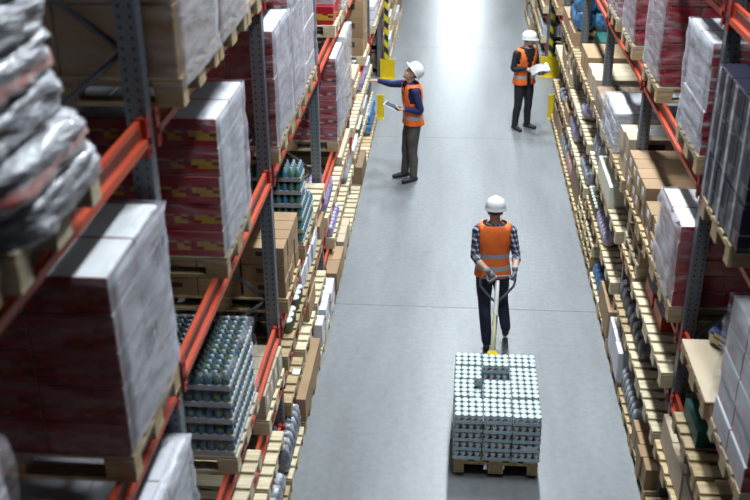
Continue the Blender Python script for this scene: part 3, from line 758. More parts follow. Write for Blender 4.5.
e, z = pallet(S, 3, 12.68, 'brown cartons'); cartons(S, 3, 12.7, 4, 2, 1, .2, .58, .26, m=CARDL, desc='light brown carton', e=e, z=z)
e, z = pallet(S, 3, 13.6, 'large brown cartons'); cartons(S, 3, 13.62, 2, 2, 1, .38, .58, .3, desc='large brown carton', e=e, z=z)
flat(S, 3, 14.45, .6, .5, .3, GREENC, 'dark green box', e, ZB[S][3] + PH, u0=.3); pallet(S, 3, 14.42, 'a dark green box')
e, z = pallet(S, 3, 15.3, 'a big carton tray of blue packs')
cartons(S, 3, 15.32, 2, 2, 1, .38, .58, .22, desc='large brown carton', e=e, z=z)
sacks(S, 3, 15.3, 16.1, 4, BLUEF, 'glossy blue film pack on cartons', e, z + .22, sx=.3, rows=3, sz=.3, lay=2, name='blue_pack', cat='pack')
for y in (16.2, 18.0, 18.9): e, z = pallet(S, 3, y, 'brown cartons'); cartons(S, 3, y + .01, 3, 2, 1, .26, .4, .24, desc='brown carton', e=e, z=z, mark=False)
# second shelf
planks(S, 2, 5.02, kind='b')
e, z = pallet(S, 2, 5.86, 'a dark green box', 'b')
flat(S, 2, 6.2, .44, .16, .14, GREENC, 'dark green narrow box', e, z, u0=.07)
flat(S, 2, 6.0, .3, .3, .06, BLACKP, 'black flat plastic case', e, z, u0=.4)
planks(S, 2, 7.2, ov=-.0)
e, z = pallet(S, 2, 8.02, 'grey-topped red boxes', 'w')
for k, yy in enumerate((7.86, 8.30)):
    flat(S, 2, yy, .36, .17, .15, GREYB, f"red box with grey lid, {'nearer' if k == 0 else 'farther'} of the pair", e, z, u0=.10, mats=[REDP, REDP, GREYB], mi=(0, 1, 2), name='red_box')
for k in range(3):
    o = link('wooden_pallet', PAL['w' if k % 2 else 'b'], (EDGE[1][2] + .62 + .02*k, 9.28, ZB[1][2] + PH*k)); tag(o, f"{['lowest', 'middle', 'topmost'][k]} wooden pallet in a stack of three, second shelf of right rack", 'pallet', 'wooden pallets in the right rack')
e, z = pallet(S, 2, 9.95, None, 'w'), 0
e, z = pallet(S, 2, 10.78, 'a long cream box', 'b')
flat(S, 2, 10.62, 1.0, .30, .24, CREAMB, 'long cream box with dark stripe', e, z, u0=.0, name='long_box')
e, z = pallet(S, 2, 11.62, 'grey wrapped packs', 'w'); sacks(S, 2, 11.7, 12.35, 3, SILVERF, 'grey wrapped pack', e, z, sx=.25, rows=2, sz=.3)
planks(S, 2, 12.66)
e, z = pallet(S, 2, 13.5, 'a lilac wrapped bag', 'w'); sacks(S, 2, 13.5, 13.85, 1, LILAC, 'big lilac wrapped bag', e, z, sx=.36, rows=1, sz=.24)
planks(S, 2, 14.3)
e, z = pallet(S, 2, 15.2, 'beige cartons'); cartons(S, 2, 15.22, 3, 2, 2, .25, .4, .2, m=CARDL, desc='beige carton', e=e, z=z, mark=False)
e, z = pallet(S, 2, 16.1, 'brown cartons'); cartons(S, 2, 16.12, 3, 2, 1, .25, .4, .26, desc='brown carton', e=e, z=z, mark=False)
planks(S, 2, 16.92)
# first shelf
e, z = pallet(S, 1, 6.32, 'long cartons on edge', 'b')
cartons(S, 1, 5.5, 4, 1, 1, .4, .11, .28, m=CARDL, desc='long carton standing on edge', e=e, z=z, mark=False, u0=.04)
pallet(S, 1, 5.48, 'long cartons on edge', 'b')
planks(S, 1, 7.22, 8.05)
e, z = pallet(S, 1, 8.88, 'black-wrapped bottles'); sacks(S, 1, 8.3, 9.68, 8, DARKG, 'black-wrapped bottle bundle', e, z, sx=.17, rows=2, sz=.2, name='bottle_bundle', cat='bundle', u0=.05)
planks(S, 1, 9.93)
e, z = pallet(S, 1, 10.75, 'lilac film packs'); sacks(S, 1, 10.8, 11.5, 7, LILAC, 'lilac film pack', e, z, sx=.16, rows=2, sz=.2)
e, z = pallet(S, 1, 11.6, 'olive tins', 'b'); cans(S, 1, 11.62, 7, 3, .05, .16, OLIVE, PALELID, 'olive tin with pale lid', e, z)
e, z = pallet(S, 1, 12.62, 'silver film packs', 'w'); sacks(S, 1, 12.65, 13.4, 6, SILVERF, 'silver film pack', e, z, sx=.2, rows=2, sz=.2)
planks(S, 1, 13.5)
e, z = pallet(S, 1, 14.3, 'lilac packs', 'w'); sacks(S, 1, 14.3, 15.0, 4, LILAC, 'lilac film pack', e, z, sx=.2, rows=2, sz=.26)
e, z = pallet(S, 1, 15.2, 'brown cartons'); cartons(S, 1, 15.22, 3, 2, 1, .25, .4, .2, desc='brown carton', e=e, z=z, mark=False)
e, z = pallet(S, 1, 16.05, 'a silver wrapped tray'); sacks(S, 1, 16.05, 16.8, 3, SILVERF, 'grey and blue film pack', e, z, sx=.3, rows=2, sz=.14)
planks(S, 1, 16.9, kind='b')
# floor
planks(S, 0, 5.5, kind='b'); e, z = pallet(S, 0, 6.32, 'a small white box with green base')
flat(S, 0, 6.5, .2, .1, .2, WHITEB, 'small white box with green base', e, z, u0=.22, mats=[WHITEB, WHITEB, WHITEB], mi=(0, 1, 2), name='small_box')
e, z = pallet(S, 0, 7.17, 'brown cartons', 'b'); cartons(S, 0, 7.2, 4, 3, 1, .19, .2, .22, m=CARD, desc='small brown carton', e=e, z=z, mark=False, u0=-.01)
e, z = pallet(S, 0, 8.02, 'black and white packs', 'b'); sacks(S, 0, 8.04, 8.85, 8, SILVERF, 'black and silver film pack', e, z, sx=.16, rows=2, sz=.24)
e, z = pallet(S, 0, 8.9, 'white crates', 'b'); cartons(S, 0, 8.92, 3, 2, 1, .255, .25, .34, m=WHITEB, desc='white carton', e=e, z=z, mark=False, u0=-.01)
e, z = pallet(S, 0, 9.75, 'brown cartons'); cartons(S, 0, 9.77, 2, 2, 1, .38, .25, .34, desc='brown carton', e=e, z=z, mark=False, u0=-.01)
e, z = pallet(S, 0, 10.6, 'blue-grey film packs', 'w'); sacks(S, 0, 10.62, 11.3, 5, BLUEF, 'blue-grey film pack', e, z, sx=.2, rows=2, sz=.2)
for y, c in ((11.5, 3), (12.36, 4)):
    for k in range(c):
        if k == 0: pallet(S, 0, y, 'stacked pallets', 'b')
        else: o = link('wooden_pallet', PAL['b' if k % 2 else 'w'], (EDGE[1][0] + .6 + .01*k, y + .4, PH*k)); tag(o, fit(f"wooden pallet {['', 'second', 'third', 'fourth'][k]} up in stack,", where(1, 0, y + .4)), 'pallet', 'wooden pallets in the right rack')
e, z = pallet(S, 0, 13.3, 'a dark brown board stack', 'b'); flat(S, 0, 13.3, .9, .22, .45, CARDD, 'dark brown upright board pack', e, z, u0=.03)
e, z = pallet(S, 0, 14.25, 'red and silver packs', 'b'); sacks(S, 0, 14.3, 15.0, 4, REDLUMP, 'red and silver film pack', e, z, sx=.2, rows=2, sz=.3, lay=1)
e, z = pallet(S, 0, 15.1, 'silver packs', 'b'); sacks(S, 0, 15.1, 15.9, 4, SILVERF, 'silver film pack', e, z, sx=.25, rows=2, sz=.3)
e, z = pallet(S, 0, 15.95, 'brown cartons'); cartons(S, 0, 15.97, 3, 2, 1, .255, .3, .3, desc='brown carton', e=e, z=z, mark=False)
e, z = pallet(S, 0, 16.8, 'brown cartons'); cartons(S, 0, 16.82, 3, 2, 1, .255, .3, .3, desc='dark brown carton', m=CARDD, e=e, z=z, mark=False)
specs = [(0, 20.75, SILVERF, .25), (0, 21.6, CARD, .3), (0, 22.45, CARD, .35), (0, 23.4, CARDL, .3), (0, 24.3, WHITEB, .3), (0, 25.2, CARD, .35), (1, 20.75, GREYB, .2), (1, 21.6, CARDL, .2), (1, 22.45, CARD, .25),
         (1, 23.4, WHITEB, .2), (1, 24.3, CARD, .2), (2, 20.75, CARD, .3), (2, 21.6, CARDL, .2), (2, 22.45, CARD, .3), (2, 23.4, CARDD, .3), (3, 20.75, CARDD, .3), (3, 21.6, CARD, .3)]
for lev, y, m, h in specs:
    nm = names_of(m)
    e, z = pallet(S, lev, y, nm + 's', 'w' if int(y*10) % 2 else 'b')
    cartons(S, lev, y + .01, 3, 2, 1, .26, .35, h, m=m, desc=nm, e=e, z=z, mark=False)

# ------------------------------------------------------------------ guards at the rack ends
def guard(name, loc, w, h, rot, label):
    root = thing(name, loc, rot, label, 'guard')
    bm = bmesh.new(); bm_box(bm, (0, 0, h/2), (w, .012, h), bev=.003); bm_box(bm, (w/2 - .006, .04, h/2), (.012, .08, h), bev=.003)
    bm_box(bm, (-w/2 + .006, .04, h/2), (.012, .08, h), bev=.003)
    link('guard_plate', mesh('guard', bm, YELLOW), (0, 0, 0), 0, root)
    bm = bmesh.new(); bm_box(bm, (0, -.03, .005), (w, .07, .01))
    for x in (-w/3, w/3): bm_cyl(bm, (x, -.04, .01), (x, -.04, .022), .012, n=6)
    link('foot_plate', mesh('foot', bm, YELLOW), (0, 0, 0), 0, root)
guard('rack_end_guard', (-1.34, 20.12, 0), .30, .40, 0, 'yellow steel guard beneath the striped upright beside left rack')
guard('rack_end_guard', (-1.30, 17.60, 0), .12, .44, 0, 'narrow yellow guard behind the reaching worker, before left gap')
guard('rack_end_guard', (2.05, 20.42, 0), .52, .42, 0, 'wide yellow guard below the striped upright behind the man reading')
guard('rack_end_guard', (1.80, 17.72, 0), .10, .46, 0, 'narrow yellow guard near the feet of the man reading')
for s, y in ((-1, 20.25), (1, 20.55)):
    bm = bmesh.new(); bm_box(bm, (0, -.03, 1.7), (.085, .05, 2.6), bev=.006)
    for zz in (.6, 1.6, 2.6): bm_box(bm, (0, .015, zz), (.03, .05, .04))
    tag(link('upright_protector', mesh('protector', bm, STRIPE), (-1.36 if s < 0 else 1.98, y - .09, .0)), f"black and yellow striped upright protector at the {SIDE[s]} far rack end", 'protector')

# ------------------------------------------------------------------ loads on the level above the picture, which keep the lamps' light out of the racks
for s in (-1, 1):
    bm = bmesh.new(); rr = random.Random(5 + s)
    for a, b in zip(POSTS[s], POSTS[s][1:] + [FARPOSTS[s][0]]):
        n_ = int((b - a) / .9)
        for i in range(n_):
            y = a + (b - a)*(i + .5)/n_; h = rr.uniform(.9, 1.25)
            bm_box(bm, (s*(abs(EDGE[s][5]) + .6), y, 5.95 + .07), (1.2, .8, .14)); bm_box(bm, (s*(abs(EDGE[s][5]) + .6), y, 6.09 + h/2), (1.16, .78, h), 1, bev=.02)
        bm_box(bm, (s*(abs(FACE[s]) + .03), (a + b)/2, 5.89), (.05, b - a - .1, .12)); bm_box(bm, (s*(abs(FACE[s]) + 1.06), (a + b)/2, 5.89), (.05, b - a - .1, .12))
    tag(link('stored_goods', mesh('upper', bm, [WOOD, WHITEB])), f"rows of pallet goods on the level above the {SIDE[s]} rack's highest visible beam", 'goods', None, 'stuff')

# stamp on the end block of the pallet under the big stack at the right
cu = bpy.data.curves.new('stamp', 'FONT'); cu.body = 'UIC'; cu.size = .062; cu.extrude = .001; cu.align_x = 'CENTER'
tmp = bpy.data.objects.new('stamp_source', cu); COL.objects.link(tmp)
me = bpy.data.meshes.new_from_object(tmp.evaluated_get(bpy.context.evaluated_depsgraph_get())); bpy.data.objects.remove(tmp)
me.materials.clear(); me.materials.append(INK)
pal = min((o for o in COL.objects if o.name.startswith('wooden_pallet')), key=lambda o: (o.location - Vector((2.4, 5.35, 1.83))).length)
link('pallet_stamp', me, (-.5275, -.404, .045), (PI/2, 0, 0), pal)['label'] = 'dark stamped letters on a block'
# ================================================================== pallet truck with its load
TX, TY = .495, 7.45
root = thing('pallet_truck', (TX, 8.9, 0), 0, 'hand pallet truck with worn white handle, pulled by the man in plaid', 'pallet truck')
bm = bmesh.new()
for x in (-.17, .17):
    bm_box(bm, (x, -.72, .115), (.15, 1.2, .04), bev=.008); 
link('fork', mesh('forks', bm, YELLOW), (0, 0, .0), 0, root)
for x in (-.17, .17):
    bm = bmesh.new(); bm_cyl(bm, (x - .035, -1.2, .045), (x + .035, -1.2, .045), .042, n=14); link('load_wheel', mesh('wheel', bm, BLACKP), (0, 0, 0), 0, root)
bm = bmesh.new(); bm_box(bm, (0, -.06, .18), (.34, .1, .26), bev=.02); bm_cyl(bm, (0, .05, .15), (0, .05, .42), .055, n=14); bm_box(bm, (0, .05, .13), (.14, .16, .05), bev=.01)
link('pump_body', mesh('pump', bm, YELLOW), (0, 0, 0), 0, root)
for x in (-.055, .055):
    bm = bmesh.new(); bm_cyl(bm, (x - .025, .06, .085), (x + .025, .06, .085), .085, n=18); link('steering_wheel', mesh('wheel', bm, BLACKP), (0, 0, 0), 0, root)
hb = Vector((.0, .06, .36)); hj = Vector((.04, .56, .76)); ht = Vector((.045, .66, .99))
HANDLE = printed('worn_white_yellow_handle', (.72, .72, .70), (.60, .56, .30), (.10, .10, .11), .0, .55, 3, .45)
bm = bmesh.new(); bm_tube(bm, [hb, hb.lerp(hj, .5), hj, hj.lerp(ht, .85)], [.028, .026, .026, .022], n=12); link('handle_tube', mesh('tube', bm, HANDLE), (0, 0, 0), 0, root)
bm = bmesh.new()
dl = (ht - hj).normalized()
loop = [hj - dl*.03, hj + Vector((-.10, .03, .055)), hj + Vector((-.172, .07, .13)), ht + Vector((-.185, -.02, -.03)), ht + Vector((-.15, .0, .005)), ht, ht + Vector((.15, .0, .02)), ht + Vector((.19, -.02, -.01)), hj + Vector((.178, .07, .14)), hj + Vector((.10, .03, .06)), hj - dl*.03]
bm_tube(bm, loop, .013, n=10)
link('handle_loop', mesh('loop', bm, STEEL), (0, 0, 0), 0, root)
bm = bmesh.new(); bm_tube(bm, [ht + Vector((-.02, -.02, -.02)), ht + Vector((-.09, -.03, -.07))], .007, n=8); link('release_lever', mesh('lever', bm, STEEL), (0, 0, 0), 0, root)
o = link('wooden_pallet', PAL['b'], (TX, TY + .6, .05), PI/2, scale=(1, .96, 1)); tag(o, 'worn wooden pallet under the trays of white-lidded jars, on the pallet truck', 'pallet')
# trays of jars: three across, six deep, up to five high
def jar_me():
    bm = bmesh.new(); r = .0315; h = .083
    bm_lathe(bm, [(0, 0), (r*.92, 0), (r, .006), (r, .066), (r*.93, .069), (r*1.0, .070), (r*1.0, .081), (r*.93, h), (0, h)], 12, [0, 0, 0, 0, 1, 1, 1, 1]); return mesh('jar', bm, [JARLAB, LID])
JAR = jar_me(); TW, TH = .2550, .099
DEEP = [4, 4, 3, 3]; PY = .0725                       # jars front to back in each row of trays
def tray_me(nd):
    bm = bmesh.new(); w, d, h = TW - .002, PY*nd - .002, .036
    bm_box(bm, (0, 0, .002), (w, d, .004))
    for y in (-d/2, d/2): bm_box(bm, (0, y, h/2), (w, .003, h))
    for x in (-w/2, w/2): bm_box(bm, (x, 0, h/2), (.003, d, h))
    return mesh('tray', bm, TRAYM)
TRAYS = {n: tray_me(n) for n in (3, 4)}
bm = bmesh.new(); bm_box(bm, (0, 0, 0), (.11, .002, .05)); TLAB = mesh('label', bm, PAPER)
heights = {(1, 2): 3}
SHX = {(0, 2): .0, (1, 2): 0}
rj = random.Random(3)
for ix in range(3):
    for iy in range(4):
        H = heights.get((ix, iy), 5); nd = DEEP[iy]; yc = TY + .01 + PY*(sum(DEEP[:iy]) + nd/2) + .014*iy
        for k in range(H):
            inner = ix == 1 and 0 < iy < 3
            if inner and k < H - 1: continue
            ox = {1: .03, 2: .0, 3: -.0}.get(k, 0)*0
            x, y = TX + (ix - 1)*(TW + .010) + (.012 if (ix, iy) == (1, 1) and k == 4 else 0) + rj.uniform(-.006, .006), yc + (.012 if iy == 1 and ix == 2 else 0) + rj.uniform(-.006, .006)
            row = ['nearest', 'second', 'third', 'farthest'][iy]; col = ['left', 'middle', 'right'][ix]; ly = ['bottom', 'second', 'middle', 'fourth', 'top'][k]
            t = thing('jar_tray', (x, y, .195 + k*TH), rj.uniform(-.012, .012), f"blue-grey tray of white-lidded jars, {ly} layer, {col} column, {row} row of truck's load", 'tray', "trays of jars stacked on the pallet truck")
            link('tray', TRAYS[nd], (-.0 if not ((ix, iy) == (0, 1) and k == 4) else -.033, 0, 0), 0, t, scale=(.75, 1, 1) if (ix, iy) == (0, 1) and k == 4 else None)
            if (ix, iy) == (0, 1) and k == 4: t.location.x -= .004
            for a in range(3 if (ix, iy) == (0, 1) and k == 4 else 4):
                for b in range(nd):
                    if k < H - 1 and not ((iy == 0 and b == 0) or (ix != 1 and a in (0, 3)) or (ix == 1 and iy == 3 and b == 0) or (iy == 2 and k >= 2)): continue
                    link('jar', JAR, (-TW/2 + TW/4*(a + .5), PY*(b + .5 - nd/2), .005), 0, t, scale=(1.0, 1.12, 1))
            if iy == 0 and ix == 2 and k == 1: link('barcode_label', TLAB, (.03, -PY*nd/2 + .0, .045), 0, t)['label'] = 'white barcode label'

# ================================================================== people
def loft(bm, rings, mi=0, n=20):
    """rings: (centre, half width x, half depth y, exponent)"""
    R = []
    for c, rx, ry, e in rings:
        row = []
        for i in range(n):
            a = 2*PI*i/n; ca, sa = math.cos(a), math.sin(a)
            row.append(bm.verts.new((c[0] + math.copysign(abs(ca)**(2/e), ca)*rx, c[1] + math.copysign(abs(sa)**(2/e), sa)*ry, c[2])))
        R.append(row)
    for A, B in zip(R, R[1:]):
        for i in range(n): bm.faces.new((A[i], A[(i+1) % n], B[(i+1) % n], B[i]))
    bm.faces.new(R[0][::-1]); bm.faces.new(R[-1])
    return R
def limb(pts, rad, n=14):
    """closed tapered tube with rounded ends, smoothed along the polyline"""
    bm = bmesh.new()
    P = [Vector(p) for p in pts]; pp, rr = [], []
    for k in range(len(P) - 1):
        for t in (0, .33, .66): pp.append(P[k].lerp(P[k+1], t)); rr.append(rad[k] + (rad[k+1] - rad[k])*t)
    pp.append(P[-1]); rr.append(rad[-1])
    d0 = (pp[0] - pp[1]).normalized(); d1 = (pp[-1] - pp[-2]).normalized()
    pts2 = [pp[0] + d0*rr[0]*.8, pp[0] + d0*rr[0]*.5] + pp + [pp[-1] + d1*rr[-1]*.5, pp[-1] + d1*rr[-1]*.8]
    r2 = [rr[0]*.45, rr[0]*.8] + rr + [rr[-1]*.8, rr[-1]*.45]
    bm_tube(bm, pts2, r2, n); return bm
def ball(c, r, sc3=(1, 1, 1), M=None, seg=18):
    bm = bmesh.new(); bmesh.ops.create_uvsphere(bm, u_segments=seg, v_segments=seg - 4, radius=r)
    for v in bm.verts:
        v.co = Vector((v.co.x*sc3[0], v.co.y*sc3[1], v.co.z*sc3[2]))
        if M is not None: v.co = M @ v.co
        v.co += Vector(c)
    return bm
def hand_bm(wrist, dirv, palm_n, side, curl, mi, bm, sc_=1.):
    """five-fingered hand: dirv along the fingers, palm_n out of the palm, side +1 if the thumb lies on dirv x palm_n side"""
    f = Vector(dirv).normalized(); p = Vector(palm_n); p = (p - f*p.dot(f)).normalized(); t = f.cross(p) * side
    M = Matrix((t, f, p)).transposed()
    W = Vector(wrist)
    def P(a, b, c): return W + M @ (Vector((a, b, c))*sc_)
    pts = []
    # palm: rounded slab
    base = len(bm.verts)
    r = bmesh.ops.create_cube(bm, size=1); vs = r['verts']
    for v in vs:
        wide = .078 if v.co.y > 0 else .056
        v.co = Vector((v.co.x*wide, v.co.y*.095 + .045, v.co.z*(.026 if v.co.y > 0 else .032)))
    fs = list({q for v in vs for q in v.link_faces}); es = list({q for v in vs for q in v.link_edges})
    rb = bmesh.ops.bevel(bm, geom=es, offset=.009, segments=2, affect='EDGES')
    allv = list({v for q in rb['faces'] for v in q.verts} | {v for v in vs if v.is_valid})
    for v in allv: v.co = W + M @ (v.co*sc_)
    for q in {q for v in allv for q in v.link_faces}: q.material_index = mi; q.smooth = True
    for k, (x, L_) in enumerate(((.029, .072), (.010, .080), (-.010, .074), (-.029, .058))):
        a = 0.; pos = Vector((x, .088, 0)); pl = [P(x, .07, 0), P(*pos)]
        for seg, fr in enumerate((.42, .32, .26)):
            a += curl * (1.0, 1.1, .8)[seg]
            pos = pos + Vector((0, math.cos(a), math.sin(a))) * L_ * fr; pl.append(P(*pos))
        bm_tube(bm, pl, [.0095*sc_, .0095*sc_, .009*sc_, .0085*sc_, .0065*sc_], 8, mi)
    bm_tube(bm, [P(.022, .018, .004), P(.043, .042, .012 + .01*curl), P(.050, .066, .018 + .022*curl), P(.044, .088, .022 + .034*curl)], [.012*sc_, .011*sc_, .010*sc_, .007*sc_], 8, mi)

def person(label, loc, rot, scale, J, mats, group=None):
    """J: joints in the body's own frame (x right, y forward, z up). mats: dict of materials by region."""
    root = thing('person', loc, rot, label, 'person'); root.scale = (scale,)*3
    MI = {}; ML = []
    for k, m in mats.items():
        if m not in ML: ML.append(m)
        MI[k] = ML.index(m)
    pieces = []                                        # (bmesh, material index)
    tz = J.get('tz', 0.)
    lean = J.get('lean', (0, 0))                      # shift of the chest against the hips
    def sh(z): t = max(0, (z - .95)/.5); return (lean[0]*t, lean[1]*t)
    T = [(.86, .150, .100), (.93, .170, .115), (1.02, .158, .108), (1.10, .148, .102), (1.20, .160, .108), (1.30, .175, .116), (1.38, .182, .112), (1.44, .168, .098), (1.475, .115, .078), (1.50, .070, .062)]
    tw = J.get('twist', 0.)
    bm = bmesh.new(); loft(bm, [((sh(z)[0], sh(z)[1], z), a, b, 2.5) for z, a, b in T], n=24)
    pieces.append((bm, MI['top']))
    bm = bmesh.new(); loft(bm, [((0, 0, .84), .13, .09, 2.3), ((0, 0, .88), .162, .108, 2.4), ((0, 0, .96), .168, .114, 2.4), ((0, 0, 1.0), .155, .104, 2.4)], n=24); pieces.append((bm, MI['legs']))
    for s in 'lr':
        hip, knee, ank, toe = [Vector(J[k + s]) for k in ('hip', 'knee', 'ankle', 'toe')]
        kf = hip.lerp(knee, .5) + Vector((0, .01, 0)); cf = knee.lerp(ank, .35) + Vector((0, -.015, 0))
        k0, k1 = knee.lerp(hip, .12), knee.lerp(ank, .12)
        pieces.append((limb([hip, kf, k0, k1, cf, ank + Vector((0, 0, .02))], [.100, .092, .074, .070, .068, .058]), MI['legs']))
        heel = ank + (ank - toe).normalized()*.045; heel.z = ank.z - .045 + J.get('heelz' + s, 0)
        hv = toe - heel
        pieces.append((limb([ank + Vector((0, 0, .03)), ank + Vector((0, 0, -.02))], [.046, .044]), MI['shoe']))
        pieces.append((limb([heel + Vector((0, 0, .012)), heel.lerp(toe, .5) + Vector((0, 0, .012)), toe], [.040, .042, .034]), MI['shoe']))
        sho, elb, wri = [Vector(J[k + s]) for k in ('sh', 'elb', 'wri')]
        same = mats['fore'] is mats['sleeve']
        if same: pieces.append((limb([sho, sho.lerp(elb, .5), elb.lerp(sho, .1), elb.lerp(wri, .1), elb.lerp(wri, .4), wri], [.062, .056, .050, .048, .046, .035]), MI['sleeve']))
        else: pieces.append((limb([sho, sho.lerp(elb, .5), elb], [.060, .053, .047]), MI['sleeve']))
        if not same: pieces.append((limb([elb, elb.lerp(wri, .35), wri], [.048 if mats['fore'] is mats['sleeve'] else .043, .046 if mats['fore'] is mats['sleeve'] else .041, .034 if mats['fore'] is mats['sleeve'] else .029]), MI['fore']))
        pieces.append((ball(sho, .062), MI['sleeve']))
        if mats['fore'] is not mats['sleeve']:
            pieces.append((limb([elb.lerp(sho, .1), elb.lerp(wri, .28)], [.049, .052]), MI['sleeve']))
    # head: frame with forward direction
    hc = Vector(J['head']); hf = Vector(J['hface']).normalized(); hr = hf.cross(Vector((0, 0, 1))).normalized()
    if 'hroll' in J: pass
    hu = hr.cross(hf).normalized(); HM = Matrix((hr, hf, hu)).transposed()
    def Hp(a, b, c): return hc + HM @ Vector((a, b, c))
    neck0 = Vector((sh(1.46)[0], sh(1.46)[1], 1.45)); pieces.append((limb([neck0, hc + HM @ Vector((0, -.02, -.06))], [.060, .054]), MI['skin']))
    pieces.append((limb([neck0 + Vector((0, 0, .02)), neck0.lerp(hc, .28)], [.074, .066]), MI['collar']))
    def hb_(c, r, s3, mi): pieces.append((ball(Hp(*c), r, s3, HM), mi))
    hb_((0, -.012, .032), .1, (.76, .95, .88), MI['skin'])
    hb_((0, .022, -.045), .1, (.60, .66, .70), MI['skin'])
    hb_((0, .062, -.088), .03, (1, .75, .7), MI['skin'])                       # chin
    pieces.append((limb([Hp(0, .082, .022), Hp(0, .103, -.014), Hp(0, .090, -.024)], [.009, .014, .011]), MI['skin']))   # nose
    for q in (-1, 1):
        hb_((q*.076, -.005, -.008), .03, (.32, .62, 1.05), MI['skin'])          # ears
        hb_((q*.030, .066, .028), .022, (1.1, .6, .42), MI['skin'])            # brows
        hb_((q*.040, .052, -.03), .026, (.8, .8, .8), MI['skin'])             # cheeks
    hb_((0, .080, -.052), .016, (1.5, .55, .5), MI['lip'])                      # mouth
    # union by voxel remesh, then colour each face by the piece it came from
    big = bmesh.new(); trees = []
    for b, mi in pieces:
        bmesh.ops.recalc_face_normals(b, faces=b.faces[:])
        me = bpy.data.meshes.new('t'); b.to_mesh(me); big.from_mesh(me)
        trees.append((BVHTree.FromBMesh(b), mi)); bpy.data.meshes.remove(me)
    me = bpy.data.meshes.new('body'); big.to_mesh(me); big.free()
    tmp = bpy.data.objects.new('body_source', me); COL.objects.link(tmp)
    r = tmp.modifiers.new('r', 'REMESH'); r.mode = 'VOXEL'; r.voxel_size = .0085; r.use_smooth_shade = True
    sm = tmp.modifiers.new('s', 'SMOOTH'); sm.factor = .5; sm.iterations = 3
    dg = bpy.context.evaluated_depsgraph_get(); ev = tmp.evaluated_get(dg)
    me2 = bpy.data.meshes.new_from_object(ev); bpy.data.objects.remove(tmp); bpy.data.meshes.remove(me)
    bm = bmesh.new(); bm.from_mesh(me2)
    for f in bm.faces:
        c = f.calc_center_median(); best = 9; mi_ = 0
        for tr, mi in trees:
            h = tr.find_nearest(c, .05)
            if h[0] is not None and h[3] < best - 1e-5: best, mi_ = h[3], mi
        if mi_ == MI['top'] and c.z < J.get('beltz', .97) : mi_ = MI['legs']
        if mi_ in (MI['legs'],) and c.z > J.get('beltz', .97): mi_ = MI['top']
        f.material_index = mi_; f.smooth = True
    for b, _ in pieces: b.free()
    if J.get('bare', True):
        for s in 'lr':
            hd = J['hand' + s]; hand_bm(J['wri' + s], hd[0], hd[1], hd[2], hd[3], MI['skin'], bm)
    me3 = bpy.data.meshes.new('body'); bm.to_mesh(me3); bm.free()
    for m in ML: me3.materials.append(m)
    link('body', me3, (0, 0, 0), 0, root)
    if not J.get('bare', True):
        for s in 'lr':
            hd = J['hand' + s]; bm = bmesh.new(); hand_bm(J['wri' + s], hd[0], hd[1], hd[2], hd[3], 0, bm, 1.1)
            d = Vector(hd[0]).normalized(); w = Vector(J['wri' + s]); bm_tube(bm, [w - d*.035, w + d*.02], [.035, .031], 10)
            link('glove', mesh('glove', bm, GLOVE), (0, 0, 0), 0, root)
    # eyes
    for q in (-1, 1):
        bm = ball(Hp(q*.030, .071, .010), .0085, (1.25, .7, .8), HM, 10); link('eye', mesh('eye', bm, EYE), (0, 0, 0), 0, root)
    # hair: cap over the back and sides of the head
    bm = bmesh.new(); bmesh.ops.create_uvsphere(bm, u_segments=28, v_segments=20, radius=.1)
    for v in bm.verts: v.co = Vector((v.co.x*.80, v.co.y*.99, v.co.z*.92))
    dele = [v for v in bm.verts if v.co.z < -.045 or (v.co.y > .035 and v.co.z < .05) or (v.co.z < -.012 and v.co.y > -.01)]
    bmesh.ops.delete(bm, geom=dele, context='VERTS')
    for v in bm.verts: v.co = Hp(v.co.x, v.co.y - .014, v.co.z + .030)
    for f in bm.faces: f.smooth = True
    hm_ = mesh('hair', bm, HAIRM); ho = link('hair', hm_, (0, 0, 0), 0, root); so = ho.modifiers.new('t', 'SOLIDIFY'); so.thickness = .008
    if J.get('beard'):
        bm = ball((0, 0, 0), .1, (.64, .70, .60), None, 20)
        dele = [v for v in bm.verts if v.co.z > .02 or v.co.y < -.02 or (abs(v.co.x) < .02 and v.co.z > .0)]
        bmesh.ops.delete(bm, geom=dele, context='VERTS')
        for v in bm.verts: v.co = Hp(v.co.x, v.co.y + .022, v.co.z - .052)
        bo = link('beard', mesh('beard', bm, HAIRM), (0, 0, 0), 0, root); so = bo.modifiers.new('t', 'SOLIDIFY'); so.thickness = .004
    # hard hat
    bm = bmesh.new(); nseg = 36; rings = []
    prof = [(1.0, 0.0), (1.0, .16), (.985, .32), (.93, .52), (.82, .70), (.64, .85), (.40, .955), (.18, .995), (0, 1.0)]
    for rr_, zz_ in prof:
        if rr_ == 0: rings.append([bm.verts.new((0, 0, .128))]); continue
        row = []
        for i in range(nseg):
            a = 2*PI*i/nseg; x, y = math.cos(a)*.111*rr_, math.sin(a)*.135*rr_
            z = .128*zz_ + (.006 if abs(x) < .022 and zz_ > .3 else 0)
            row.append(bm.verts.new((x, y, z)))
        rings.append(row)
    for A, B in zip(rings, rings[1:]):
        for i in range(nseg):
            j = (i+1) % nseg
            f = bm.faces.new((A[i], A[j], B[0]) if len(B) == 1 else (A[i], A[j], B[j], B[i])); f.smooth = True
    br = []
    for i in range(nseg):
        a = 2*PI*i/nseg; fwd = max(0, math.sin(a)); k = .010 + .036*fwd**2
        br.append(bm.verts.new((math.cos(a)*(.111 + .010), math.sin(a)*.135 + math.copysign(k, math.sin(a)) if math.sin(a) else 0, -.010 - .010*fwd)))
    for i in range(nseg): f = bm.faces.new((br[i], br[(i+1) % nseg], rings[0][(i+1) % nseg], rings[0][i])); f.smooth = True
    HT_ = Matrix.Rotation(J.get('hattilt', 0.), 3, 'X')
